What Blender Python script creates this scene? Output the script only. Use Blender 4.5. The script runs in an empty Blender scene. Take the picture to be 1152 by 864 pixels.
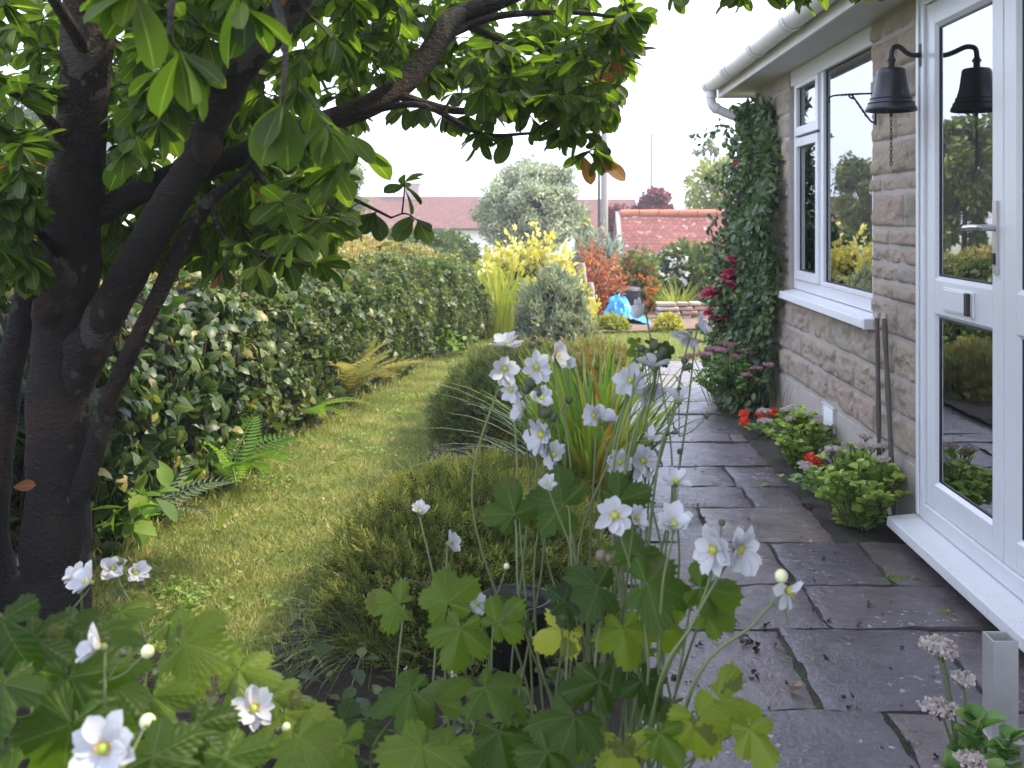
import bpy, math, random
import numpy as np
from mathutils import Vector, noise as mnoise

rng = np.random.default_rng(11)
random.seed(5)
SC = bpy.context.scene
COL = SC.collection
F, CX, CY, H = 1152.0, 620.0, 240.0, 1.25      # focal length and horizon point in photo pixels, eye height in metres
UP = np.array([0, 0, 1.0])


def A(*a):
    return np.array(a, float)


def at(px, py, Y):
    return A((px - CX) * Y / F, Y, H - (py - CY) * Y / F)


def onground(px, py):
    return at(px, py, H * F / (py - CY))


def unit(v):
    v = np.asarray(v, float)
    return v / (np.linalg.norm(v, axis=-1, keepdims=True) + 1e-9)


def runit(n):
    return unit(rng.normal(size=(n, 3)))


# ------------------------------------------------------------------ mesh helpers
class MB:
    def __init__(s):
        s.v, s.a, s.loops, s.tot, s.mi, s.sm, s.n = [], [], [], [], [], [], 0

    def add(s, v, f, a=None, mi=0, smooth=True):
        v = np.asarray(v, float).reshape(-1, 3)
        if a is None:
            a = np.zeros((len(v), 3))
        s.v.append(v); s.a.append(np.asarray(a, float).reshape(-1, 3))
        if isinstance(f, np.ndarray):
            s.loops.append((f + s.n).ravel()); s.tot.append(np.full(len(f), f.shape[1]))
            k = len(f)
        else:
            for q in f:
                s.loops.append(np.array(q) + s.n)
            s.tot.append(np.array([len(q) for q in f])); k = len(f)
        s.mi.append(np.full(k, mi)); s.sm.append(np.full(k, smooth))
        s.n += len(v)
        return s

    def build(s, name, mats, parent=None, bevel=0):
        org = np.array(parent['_org']) if parent is not None else np.zeros(3)
        V = np.concatenate(s.v) - org
        L = np.concatenate(s.loops).astype(np.int32); T = np.concatenate(s.tot).astype(np.int32)
        me = bpy.data.meshes.new(name)
        me.vertices.add(len(V)); me.vertices.foreach_set('co', V.astype(np.float32).ravel())
        me.loops.add(len(L)); me.loops.foreach_set('vertex_index', L)
        me.polygons.add(len(T))
        me.polygons.foreach_set('loop_start', np.concatenate([[0], np.cumsum(T)[:-1]]).astype(np.int32))
        me.polygons.foreach_set('loop_total', T)
        me.polygons.foreach_set('material_index', np.concatenate(s.mi).astype(np.int32))
        me.polygons.foreach_set('use_smooth', np.concatenate(s.sm))
        at_ = me.attributes.new('luv', 'FLOAT_VECTOR', 'POINT')
        at_.data.foreach_set('vector', np.concatenate(s.a).astype(np.float32).ravel())
        me.update(calc_edges=True); me.validate()
        for m in (mats if isinstance(mats, (list, tuple)) else [mats]):
            me.materials.append(m)
        o = bpy.data.objects.new(name, me); COL.objects.link(o)
        o['_org'] = [float(q) for q in org]
        if parent is not None:
            o.parent = parent
        if bevel:
            b = o.modifiers.new('edge', 'BEVEL'); b.width = bevel; b.segments = 2; b.limit_method = 'ANGLE'
        return o


def thing(name, label, cat, loc=(0, 0, 0), group=None):
    o = bpy.data.objects.new(name, None); COL.objects.link(o)
    o.empty_display_size = .1
    o.location = [float(q) for q in loc]; o['_org'] = [float(q) for q in loc]
    o['label'] = label; o['category'] = cat
    if group:
        o['group'] = group
    return o


def tag(o, label, cat, group=None):
    o['label'] = label; o['category'] = cat
    if group:
        o['group'] = group
    return o


def kind(o, k, label=None):
    o['kind'] = k
    if label:
        o['label'] = label
    return o


def box(mb, x0, x1, y0, y1, z0, z1, mi=0, a=0.0):
    v = [(x, y, z) for z in (z0, z1) for y in (y0, y1) for x in (x0, x1)]
    f = [(0, 2, 3, 1), (4, 5, 7, 6), (0, 1, 5, 4), (2, 6, 7, 3), (0, 4, 6, 2), (1, 3, 7, 5)]
    mb.add(v, f, [(0, 0, a)] * 8, mi, False)


def tube(mb, pts, rad, n=6, mi=0, cap=True, r=0.5, smooth=True):
    pts = np.asarray(pts, float); k = len(pts)
    rad = np.broadcast_to(np.asarray(rad, float), (k,))
    tan = unit(np.gradient(pts, axis=0))
    ref = A(0, 0, 1) if abs(tan[0][2]) < .9 else A(1, 0, 0)
    x = unit(np.cross(tan[0], ref)); V = []; At = []
    ang = np.linspace(0, 2 * math.pi, n, endpoint=False); ln = 0
    for i in range(k):
        x = unit(x - tan[i] * np.dot(x, tan[i])); y = np.cross(tan[i], x)
        if i:
            ln += np.linalg.norm(pts[i] - pts[i - 1])
        V.append(pts[i] + rad[i] * (np.outer(np.cos(ang), x) + np.outer(np.sin(ang), y)))
        At.append(np.stack([ang / 6.283, np.full(n, ln), np.full(n, r)], 1))
    i = np.arange(k - 1)[:, None] * n; j = np.arange(n)[None, :]; j2 = (j + 1) % n
    f = np.stack([i + j, i + j2, i + n + j2, i + n + j], -1).reshape(-1, 4)
    mb.add(np.concatenate(V), f, np.concatenate(At), mi, smooth)
    if cap:
        for ring, fl in ((V[0], True), (V[-1], False)):
            q = list(range(n))
            mb.add(ring, [q[::-1] if fl else q], [(0, 0, r)] * n, mi, False)


def spline(pts, m=8):
    """Catmull-Rom through rows of pts (any number of columns)."""
    p = np.asarray(pts, float); p = np.vstack([2 * p[0] - p[1], p, 2 * p[-1] - p[-2]]); out = []
    for i in range(1, len(p) - 2):
        for t in np.linspace(0, 1, m, endpoint=False):
            a, b, c, d = p[i - 1:i + 3]
            out.append(.5 * (2 * b + (c - a) * t + (2 * a - 5 * b + 4 * c - d) * t * t + (3 * b - a - 3 * c + d) * t ** 3))
    out.append(p[-2])
    return np.array(out)


def lathe(mb, prof, c, n=32, mi=0, axis=None):
    prof = np.asarray(prof, float); ang = np.linspace(0, 2 * math.pi, n, endpoint=False)
    V = np.concatenate([np.stack([c[0] + r * np.cos(ang), c[1] + r * np.sin(ang), np.full(n, c[2] + z)], 1) for r, z in prof])
    k = len(prof); i = np.arange(k - 1)[:, None] * n; j = np.arange(n)[None, :]; j2 = (j + 1) % n
    mb.add(V, np.stack([i + j, i + j2, i + n + j2, i + n + j], -1).reshape(-1, 4), None, mi)


def grid_faces(nx, ny):
    i = np.arange(ny - 1)[:, None] * nx; j = np.arange(nx - 1)[None, :]
    return np.stack([i + j, i + j + 1, i + nx + j + 1, i + nx + j], -1).reshape(-1, 4)


def vnoise(P, s, seed=0.0, oct=2):
    P = np.asarray(P, float).reshape(-1, 3)
    o = Vector((seed, seed * 1.7, -seed))
    return np.array([mnoise.fractal(Vector(p) * s + o, 1.0, 2.0, oct) for p in P])


# ------------------------------------------------------------------ leaf templates: (verts, faces, luv)
def t_leaf(w=.42, n=6, peak=1.0, cup=.12, droop=.12, tip=1.0, wave=0.0):
    t = np.linspace(0, 1, n + 1)
    wd = w * np.sin(math.pi * t ** peak) ** tip; wd[0] = .02; wd[-1] = .004
    V, a = [], []
    for i in range(n + 1):
        for u in (-1, 0, 1):
            V.append((u * wd[i], t[i], cup * abs(u) * wd[i] * 2 - droop * t[i] ** 2 + (wave * math.sin(9 * t[i] + u) if u else 0)))
            a.append((u, t[i], 0))
    return np.array(V), grid_faces(3, n + 1), np.array(a, float)


def t_fan(outline, centre=(0, .4, .05), droop=.15):
    o = np.array(outline, float); n = len(o)
    V = [centre] + [(x, y, -droop * (x * x + (y - centre[1]) ** 2)) for x, y in o]
    f = np.array([(0, i + 1, (i + 1) % n + 1) for i in range(n)])
    a = [(0, .4, 0)] + [(math.copysign(1, x) if abs(x) > .05 else 0, y, 0) for x, y in o]
    return np.array(V), f, np.array(a, float)


T_DIAMOND = (A((0, 0, 0), (.28, .5, .06), (0, 1, -.05), (-.28, .5, .06)).reshape(4, 3), np.array([[0, 1, 2, 3]]), A((0, 0, 0), (1, .5, 0), (0, 1, 0), (-1, .5, 0)).reshape(4, 3))
T_MAGNOLIA = t_leaf(.25, 10, 1.5, .12, .14, .58)
T_OVATE = t_leaf(.3, 4, .85, .12, .2, 1.0)
T_LANCE = t_leaf(.16, 4, .8, .15, .35, 1.0)
T_ROUND = t_leaf(.46, 5, .95, .2, .12, .7)
T_PETAL = t_leaf(.29, 6, 1.4, .22, -.14, .62)
T_IVY = t_fan([(0, 0), (.32, -.1), (.5, .22), (.34, .42), (.27, .72), (0, 1.02), (-.27, .72), (-.34, .42), (-.5, .22), (-.32, -.1)], (0, .36, .07), .35)


def t_blade(n=5, w=.02, droop=.6):
    t = np.linspace(0, 1, n + 1); V, a = [], []
    for q in t:
        ww = w * (1 - q ** 2.2) + .0008
        z = -droop * q ** 2.4
        for u in (-1, 1):
            V.append((u * ww, q - .18 * droop * q ** 3, z)); a.append((u, q, 0))
    return np.array(V), grid_faces(2, n + 1), np.array(a, float)


def t_frond(pairs=15, w=.24, arch=.45, leaf=.055):
    """a fern frond: rachis along y, pinnae in pairs, arching down at the tip"""
    V, f, a = [], [], []

    def y_z(t):
        return (t - .12 * arch * t ** 3, .25 * t * arch - arch * 1.1 * t ** 2.3)
    for i in range(pairs):
        t = .08 + .9 * i / pairs
        L = w * math.sin(math.pi * min(1, .15 + .85 * (i + 1) / (pairs + 1))) ** .7
        for s in (-1, 1):
            y, z = y_z(t); y2, z2 = y_z(min(1, t + .07)); ym = (y + y2) / 2; k = len(V)
            V += [(0, y, z), (s * L * .5, ym - leaf * .45, z - .01), (s * L, y2 + .03, z - .05), (s * L * .5, ym + leaf * .65, z - .01)]
            a += [(0, t, 0), (s, t, 0), (s, t, 0), (s, t, 0)]
            f.append((k, k + 1, k + 2, k + 3))
    n0 = len(V)
    for i in range(9):
        y, z = y_z(i / 8)
        V += [(-.006, y, z + .002), (.006, y, z + .002)]; a += [(0, i / 8, 0)] * 2
    for i in range(8):
        f.append((n0 + 2 * i, n0 + 2 * i + 1, n0 + 2 * i + 3, n0 + 2 * i + 2))
    return np.array(V), np.array(f), np.array(a, float)


def t_sprig(k=7, w=.07):
    V, f, a = [], [], []
    for i in range(k):
        t = .1 + .75 * i / (k - 1); s = 1 if i % 2 else -1; g = (i % 3 - 1) * .6
        b = A(0, t, 0); d = A(s * .3 * (1 - .5 * t), .3, .12 * g + .1)
        n = A(d[1] * w * 1.4, -d[0] * w * 1.4, w * .6)
        q = len(V); V += [b, b + d * .5 + n, b + d, b + d * .5 - n]; a += [(0, t, 0), (1, t, 0), (0, 1, 0), (-1, t, 0)]
        f.append((q, q + 1, q + 2, q + 3))
    q = len(V); V += [A(-.03, 0, 0), A(.03, 0, 0), A(.0, 1.05, 0)]; a += [(0, 0, 0), (0, 0, 0), (0, 1, 0)]
    f = [tuple(x) for x in f] + [(q, q + 1, q + 2, q + 2)]
    return np.array(V), np.array([x if x[2] != x[3] else (x[0], x[1], x[2], x[0]) for x in f])[:-1], np.array(a, float)


T_SPRIG = t_sprig()


def anemone_leaf(seed=0, lobes=((0, 1.0), (68, .86), (-68, .86), (128, .5), (-128, .5))):
    r0 = random.Random(seed)
    na = 97; th = np.linspace(-158, 158, na)
    rad = np.zeros(na); ax = np.zeros(na)
    for i, t in enumerate(th):
        best = 0
        for la, ll in lobes:
            d = (t - la) / 44.0
            q = ll * max(0, math.cos(min(1, abs(d)) * math.pi / 2)) ** .48
            if q > best:
                best = q; ax[i] = d
        rad[i] = max(best, .3)
    rad *= 1 + .05 * np.where(np.arange(na) % 6 == 0, 1.6, np.where(np.arange(na) % 3 == 0, .8, -.7)) + np.array([r0.uniform(-.04, .04) for _ in range(na)])
    V, a = [], []
    rings = (.03, .3, .58, .82, 1.0)
    ph = r0.uniform(0, 6); cu = r0.uniform(.05, .22)
    for q in rings:
        for i, t in enumerate(th):
            r = rad[i] * q; x = r * math.sin(math.radians(t)); y = r * math.cos(math.radians(t))
            z = .16 * min(1, abs(ax[i])) * q * -1 * .55 - .24 * r * r + .05 * math.sin(5 * t / 57 + ph) * q + .012 * math.sin(i * 2.2) * q
            z += cu * r * r * math.sin(t / 57.0 * 2 + ph)
            V.append((x * .72, y * .72 + .1, z)); a.append((ax[i] * .75 * q * rad[i], q * rad[i], 0))
    return np.array(V), grid_faces(na, len(rings)), np.array(a, float)


T_ANEM = [anemone_leaf(i, l) for i, l in enumerate(2 * (
    ((0, 1.0), (68, .86), (-68, .86), (128, .5), (-128, .5)),
    ((0, 1.0), (80, .7), (-74, .8), (140, .4), (-135, .5)),
    ((0, .95), (60, .95), (-64, .8), (120, .6), (-124, .62)),
    ((0, 1.05), (55, .72), (-90, .72), (125, .5), (-140, .3))))]


def scatter(mb, tm, pos, d, nrm, size, rnd=None, mi=0, wide=1.0, smooth=True):
    V, f, a = tm
    pos = np.asarray(pos, float).reshape(-1, 3); N = len(pos)
    if N == 0:
        return
    d = unit(np.broadcast_to(d, (N, 3))); nrm = np.broadcast_to(nrm, (N, 3))
    x = unit(np.cross(d, nrm + 1e-4)); z = np.cross(x, d)
    size = np.broadcast_to(np.asarray(size, float), (N,))
    wide = np.broadcast_to(np.asarray(wide, float), (N,))
    if rnd is None:
        rnd = rng.random(N)
    rnd = np.broadcast_to(np.asarray(rnd, float), (N,))
    P = pos[:, None, :] + size[:, None, None] * ((V[None, :, 0:1] * wide[:, None, None]) * x[:, None, :] + V[None, :, 1:2] * d[:, None, :] + V[None, :, 2:3] * z[:, None, :])
    k = len(V)
    at_ = np.broadcast_to(a[None], (N, k, 3)).copy(); at_[:, :, 2] = rnd[:, None]
    ff = (f[None] + (np.arange(N) * k)[:, None, None]).reshape(-1, f.shape[1])
    mb.add(P.reshape(-1, 3), ff, at_.reshape(-1, 3), mi, smooth)


# ------------------------------------------------------------------ material helpers
def nodes_of(name):
    m = bpy.data.materials.new(name); m.use_nodes = True
    nt = m.node_tree; nt.nodes.clear()
    return m, nt


def N(nt, typ, **kw):
    n = nt.nodes.new(typ)
    for k, v in kw.items():
        if k in ('op', 'operation'):
            n.operation = v
        elif hasattr(n, k) and k not in ('Scale',):
            setattr(n, k, v)
        else:
            n.inputs[k].default_value = v
    return n


def ramp(nt, fac, cols):
    r = nt.nodes.new('ShaderNodeValToRGB'); e = r.color_ramp.elements
    n = len(cols)
    for i, c in enumerate(cols):
        p, c = (c[0], c[1]) if isinstance(c[1], (tuple, list)) else (i / max(1, n - 1), c)
        q = e[i] if i < 2 else e.new(p)
        q.position = p; q.color = (*c, 1)
    nt.links.new(fac, r.inputs[0])
    return r.outputs[0]


def mixc(nt, fac, a, b, mode='MIX'):
    m = nt.nodes.new('ShaderNodeMix'); m.data_type = 'RGBA'; m.blend_type = mode
    for s, v in ((0, fac), (6, a), (7, b)):
        if hasattr(v, 'links'):
            nt.links.new(v, m.inputs[s])
        else:
            m.inputs[s].default_value = v if s == 0 else (*v, 1)
    return m.outputs[2]


def math_(nt, op, a, b=None, clamp=False):
    m = nt.nodes.new('ShaderNodeMath'); m.operation = op; m.use_clamp = clamp
    for i, v in enumerate((a, b)):
        if v is None:
            continue
        if hasattr(v, 'links'):
            nt.links.new(v, m.inputs[i])
        else:
            m.inputs[i].default_value = v
    return m.outputs[0]


def tex(nt, scale, detail=3, rough=.6, kind_='noise', coord='Object', sc=None):
    tc = nt.nodes.new('ShaderNodeTexCoord'); src = tc.outputs[coord]
    if sc:
        mp = nt.nodes.new('ShaderNodeMapping'); mp.inputs['Scale'].default_value = sc
        nt.links.new(src, mp.inputs[0]); src = mp.outputs[0]
    if kind_ == 'noise':
        t = nt.nodes.new('ShaderNodeTexNoise'); t.inputs['Scale'].default_value = scale
        t.inputs['Detail'].default_value = detail; t.inputs['Roughness'].default_value = rough
        nt.links.new(src, t.inputs['Vector']); return t.outputs['Fac']
    t = nt.nodes.new('ShaderNodeTexVoronoi'); t.inputs['Scale'].default_value = scale
    nt.links.new(src, t.inputs['Vector']); return t.outputs['Distance']


def luv(nt):
    a = nt.nodes.new('ShaderNodeAttribute'); a.attribute_name = 'luv'
    s = nt.nodes.new('ShaderNodeSeparateXYZ'); nt.links.new(a.outputs['Vector'], s.inputs[0])
    return s.outputs


def finish(nt, col, rough=.6, bump=None, bd=.01, bs=.5, spec=.5, metal=0.0, trans=None, tw=.0, tcol=None):
    out = nt.nodes.new('ShaderNodeOutputMaterial'); p = nt.nodes.new('ShaderNodeBsdfPrincipled')
    for key, v in (('Base Color', col), ('Roughness', rough), ('Specular IOR Level', spec), ('Metallic', metal)):
        if hasattr(v, 'links'):
            nt.links.new(v, p.inputs[key])
        else:
            p.inputs[key].default_value = (*v, 1) if isinstance(v, tuple) else v
    nrm = None
    if bump is not None:
        b = nt.nodes.new('ShaderNodeBump'); b.inputs['Distance'].default_value = bd; b.inputs['Strength'].default_value = bs
        nt.links.new(bump, b.inputs['Height']); nt.links.new(b.outputs[0], p.inputs['Normal']); nrm = b.outputs[0]
    res = p.outputs[0]
    if tw:
        t = nt.nodes.new('ShaderNodeBsdfTranslucent'); nt.links.new(tcol, t.inputs[0])
        mx = nt.nodes.new('ShaderNodeMixShader'); mx.inputs[0].default_value = tw
        nt.links.new(res, mx.inputs[1]); nt.links.new(t.outputs[0], mx.inputs[2]); res = mx.outputs[0]
    nt.links.new(res, out.inputs[0])
    return p


def simple(name, col, rough=.5, metal=0.0, spec=.5, vary=.0, vs=8.0, bump=0.0, bscale=60):
    m, nt = nodes_of(name)
    c = col
    if vary:
        f = tex(nt, vs, 4)
        c = mixc(nt, f, tuple(q * (1 - vary) for q in col), tuple(min(1, q * (1 + vary)) for q in col))
    finish(nt, c, rough, tex(nt, bscale, 3) if bump else None, bump or .01, .6, spec, metal)
    return m


def leafmat(name, cols, tw=.45, tmul=(2.2, 2.6, 1.2), rough=.45, vein=.25, vsoft=.5, vw=.07, spots=None, spec=.4, mott=.25, ms=40, veins=0, edge=None):
    m, nt = nodes_of(name)
    u, v, r = luv(nt)
    c = ramp(nt, r, cols)
    n = tex(nt, ms, 3)
    c = mixc(nt, n, mixc(nt, 1.0, c, (1 - mott,) * 3, 'MULTIPLY'), mixc(nt, 1.0, c, (1 + mott,) * 3, 'MULTIPLY'))
    au = math_(nt, 'ABSOLUTE', u)
    if vein:
        k = math_(nt, 'MULTIPLY', math_(nt, 'LESS_THAN', au, vw), vein)
        c = mixc(nt, k, c, (.32, .36, .12))
    bump = None
    if veins:
        w = math_(nt, 'SINE', math_(nt, 'MULTIPLY', math_(nt, 'SUBTRACT', v, math_(nt, 'MULTIPLY', au, .35 if vw > .02 else .8)), veins))
        bump = w
        k = math_(nt, 'MULTIPLY', math_(nt, 'GREATER_THAN', w, .9), vein * vsoft)
        c = mixc(nt, k, c, (.24, .3, .08))
    if spots:
        n2 = tex(nt, 16, 3)
        k = math_(nt, 'MULTIPLY', math_(nt, 'GREATER_THAN', n2, .66), .8)
        c = mixc(nt, k, c, spots)
    if edge:
        e = math_(nt, 'GREATER_THAN', au, .55)
        c = mixc(nt, e, c, edge)
    tc = mixc(nt, 1.0, c, tmul, 'MULTIPLY')
    finish(nt, c, rough, bump, .002, .22, spec, 0, None, tw, tc)
    return m


M = {}
M['upvc'] = simple('white_plastic', (.7, .71, .73), .3, vary=.1, vs=3.5)
M['upvc_old'] = simple('weathered_white_plastic', (.62, .62, .61), .4, vary=.14, vs=9)
M['soffit'] = simple('painted_soffit', (.52, .53, .55), .6, vary=.08)
M['gasket'] = simple('black_rubber', (.012, .012, .014), .5)
M['iron'] = simple('black_iron', (.02, .02, .022), .42, .3, vary=.2)
M['bell'] = simple('dark_cast_metal', (.05, .048, .055), .38, .75, vary=.35, vs=14)
M['steel'] = simple('brushed_steel', (.5, .5, .5), .32, .9)
M['galv'] = simple('grey_metal', (.46, .46, .44), .5, .35, vary=.25, vs=14)
M['cane'] = simple('weathered_wood', (.11, .095, .085), .8, vary=.35, vs=30, bump=.004)
M['pot'] = simple('dark_plastic', (.018, .017, .017), .45, vary=.2)
M['pole'] = simple('grey_timber', (.3, .28, .26), .85, vary=.25, vs=6)
M['render'] = simple('white_render', (.72, .7, .68), .85, vary=.06, vs=2)
M['slate'] = simple('dark_roof_edge', (.05, .05, .055), .7)
M['soil'] = simple('dark_soil', (.03, .02, .014), .95, vary=.5, vs=30, bump=.03, bscale=70)
M['earth'] = simple('brown_earth', (.17, .115, .085), .95, vary=.35, vs=9, bump=.03, bscale=30)
M['tarp'] = simple('blue_plastic', (.045, .33, .72), .35, vary=.25, vs=7)
M['twig'] = simple('brown_twigs', (.05, .038, .026), .9, vary=.4, vs=25)
M['room'] = simple('room_paint', (.22, .19, .16), .9)
M['curtain'] = simple('cream_curtain', (.42, .38, .33), .9)
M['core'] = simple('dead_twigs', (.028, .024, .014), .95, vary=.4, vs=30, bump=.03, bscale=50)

# glass
m, nt = nodes_of('window_glass')
out = N(nt, 'ShaderNodeOutputMaterial'); g = N(nt, 'ShaderNodeBsdfGlossy', Roughness=.006); g.inputs[0].default_value = (.93, .95, .97, 1)
tr = N(nt, 'ShaderNodeBsdfTransparent'); tr.inputs[0].default_value = (.8, .83, .82, 1)
fr = N(nt, 'ShaderNodeFresnel', IOR=6.5); mx = N(nt, 'ShaderNodeMixShader')
wob = tex(nt, 2.6, 1); bp = N(nt, 'ShaderNodeBump', Strength=.1, Distance=.004); nt.links.new(wob, bp.inputs['Height']); nt.links.new(bp.outputs[0], g.inputs['Normal'])
nt.links.new(fr.outputs[0], mx.inputs[0]); nt.links.new(tr.outputs[0], mx.inputs[1]); nt.links.new(g.outputs[0], mx.inputs[2]); nt.links.new(mx.outputs[0], out.inputs[0])
M['glass'] = m

m, nt = nodes_of('grubby_white_sill')
c = mixc(nt, tex(nt, 5, 4), (.66, .67, .68), (.74, .74, .75))
c = mixc(nt, math_(nt, 'MULTIPLY', math_(nt, 'GREATER_THAN', tex(nt, 95, 2), .69), .55), c, (.2, .18, .15))
c = mixc(nt, math_(nt, 'MULTIPLY', math_(nt, 'GREATER_THAN', tex(nt, 11, 5, .75), .62), .3), c, (.4, .38, .33))
finish(nt, c, .35)
M['sill'] = m
# bark
m, nt = nodes_of('magnolia_bark')
u, v, r = luv(nt)
n1 = tex(nt, 9, 5, .7); n2 = tex(nt, 5.5, 4, .7, sc=(1, 1, .6)); n3 = tex(nt, 55, 3, .7, sc=(1, 1, 2.2))
c = mixc(nt, n1, (.004, .003, .0025), (.02, .012, .008))
c = mixc(nt, math_(nt, 'MULTIPLY', math_(nt, 'GREATER_THAN', n2, .57), .6), c, (.1, .088, .076))
c = mixc(nt, math_(nt, 'MULTIPLY', math_(nt, 'GREATER_THAN', tex(nt, 3.3, 3), .55), .5), c, (.045, .019, .01))
finish(nt, c, .8, mixc(nt, .45, n3, tex(nt, 24, 5, .75)), .03, 1.0)
M['bark'] = m

# stone
m, nt = nodes_of('rock_faced_stone')
u, v, r = luv(nt)
c = ramp(nt, r, [(.49, .42, .34), (.44, .385, .315), (.53, .455, .36), (.46, .405, .335), (.5, .4, .33), (.42, .375, .32)])
n1 = tex(nt, 5, 6, .7); n2 = tex(nt, 48, 5, .75)
c = mixc(nt, n1, mixc(nt, 1.0, c, (.6, .58, .56), 'MULTIPLY'), mixc(nt, 1.0, c, (1.25, 1.22, 1.18), 'MULTIPLY'))
c = mixc(nt, math_(nt, 'MULTIPLY', math_(nt, 'GREATER_THAN', n2, .62), .3), c, (.11, .09, .075))
finish(nt, c, .92, n2, .02, 1.0, .15)
M['stone'] = m
M['mortar'] = simple('mortar', (.38, .345, .31), .95, vary=.2, vs=14, bump=.004)
M['plinth'] = simple('rendered_plinth', (.42, .375, .33), .95, vary=.25, vs=8, bump=.004)

# riven paving slabs, wet in patches
m, nt = nodes_of('wet_riven_slab')
u, v, r = luv(nt)
c = ramp(nt, r, [(.125, .106, .118), (.09, .083, .1), (.16, .13, .12), (.108, .097, .115), (.142, .116, .113)])
n1 = tex(nt, 3.2, 6, .7); n2 = tex(nt, 26, 5, .75); n3 = tex(nt, 1.6, 3); n4 = tex(nt, 7, 5, .7, sc=(1, 3.2, 1))
c = mixc(nt, n1, mixc(nt, 1.0, c, (.5, .5, .52), 'MULTIPLY'), mixc(nt, 1.0, c, (1.5, 1.42, 1.35), 'MULTIPLY'))
c = mixc(nt, math_(nt, 'MULTIPLY', math_(nt, 'GREATER_THAN', n4, .6), .45), c, (.075, .06, .05))
c = mixc(nt, n2, mixc(nt, 1.0, c, (.62, .62, .64), 'MULTIPLY'), mixc(nt, 1.0, c, (1.42, 1.38, 1.34), 'MULTIPLY'))
sp = tex(nt, 140, 3, .7)
c = mixc(nt, math_(nt, 'MULTIPLY', math_(nt, 'GREATER_THAN', sp, .6), .55), c, (.035, .03, .028))
c = mixc(nt, math_(nt, 'MULTIPLY', math_(nt, 'GREATER_THAN', tex(nt, 4.4, 4, .65), .6), .35), c, (.05, .058, .03))
lich = tex(nt, 42, 2, .5)
patch = math_(nt, 'GREATER_THAN', tex(nt, 2.3, 2), .53)
c = mixc(nt, math_(nt, 'MULTIPLY', math_(nt, 'MULTIPLY', math_(nt, 'GREATER_THAN', lich, .66), patch), .75), c, (.4, .38, .36))
rough = ramp(nt, n3, [(.3, (.16, .16, .16)), (.5, (.27, .27, .27)), (.72, (.45, .45, .45))])
finish(nt, c, rough, mixc(nt, .5, mixc(nt, .5, n2, n4), tex(nt, 13, 6, .7)), .014, .9, .6)
M['slab'] = m
m, nt = nodes_of('mossy_joint')
n1 = tex(nt, 6, 4); n2 = tex(nt, 60, 3)
c = mixc(nt, math_(nt, 'GREATER_THAN', tex(nt, 130, 2), .62), mixc(nt, math_(nt, 'GREATER_THAN', n1, .52), (.026, .021, .018), (.03, .04, .014)), (.11, .095, .085))
finish(nt, c, .95, n2, .01, .8)
M['joint'] = m

# ground under the lawn
m, nt = nodes_of('lawn_ground')
n1 = tex(nt, 1.7, 5, .65); n2 = tex(nt, 22, 4, .7); n3 = tex(nt, 90, 2)
c = ramp(nt, n1, [(.3, (.14, .17, .05)), (.5, (.22, .235, .08)), (.68, (.3, .28, .12))])
c = mixc(nt, n2, mixc(nt, 1.0, c, (.55, .55, .5), 'MULTIPLY'), mixc(nt, 1.0, c, (1.3, 1.3, 1.2), 'MULTIPLY'))
finish(nt, c, .95, n3, .02, .8, .15)
M['lawn'] = m

# clay roof tiles
def rooftile(name, cols, sx, sz, pale):
    m, nt = nodes_of(name)
    u, v, r = luv(nt)
    cx = N(nt, 'ShaderNodeCombineXYZ'); nt.links.new(math_(nt, 'MULTIPLY', u, sx), cx.inputs[0]); nt.links.new(math_(nt, 'MULTIPLY', v, sz), cx.inputs[1])
    b = nt.nodes.new('ShaderNodeTexBrick'); b.inputs['Scale'].default_value = 1; b.inputs['Mortar Size'].default_value = .06
    b.inputs['Brick Width'].default_value = 1; b.inputs['Row Height'].default_value = 1; b.offset = .5
    for i, k in enumerate(('Color1', 'Color2')):
        b.inputs[k].default_value = (*cols[i], 1)
    b.inputs['Mortar'].default_value = (*[q * .4 for q in cols[0]], 1)
    nt.links.new(cx.outputs[0], b.inputs['Vector'])
    n = tex(nt, 1.6, 5, .7); n2 = tex(nt, 7.5, 3)
    c = mixc(nt, n, mixc(nt, 1.0, b.outputs[0], (.7, .7, .72), 'MULTIPLY'), mixc(nt, 1.0, b.outputs[0], (1.3, 1.25, 1.25), 'MULTIPLY'))
    c = mixc(nt, math_(nt, 'MULTIPLY', math_(nt, 'GREATER_THAN', n2, .63), pale), c, (.6, .55, .52))
    finish(nt, c, .9, b.outputs['Fac'], .03, -.6, .2)
    return m


M['tile'] = rooftile('red_clay_tile', ((.26, .1, .085), (.18, .075, .065)), 9, 9, .45)
M['tile_far'] = rooftile('red_roof_tile_far', ((.17, .075, .062), (.12, .055, .048)), 5, 5, .2)
m, nt = nodes_of('dry_stone')
u, v, r = luv(nt)
finish(nt, ramp(nt, r, [(.34, .2, .15), (.45, .33, .26), (.25, .15, .12), (.55, .45, .38)]), .95, tex(nt, 20, 4), .02, .7)
M['drystone'] = m

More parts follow.
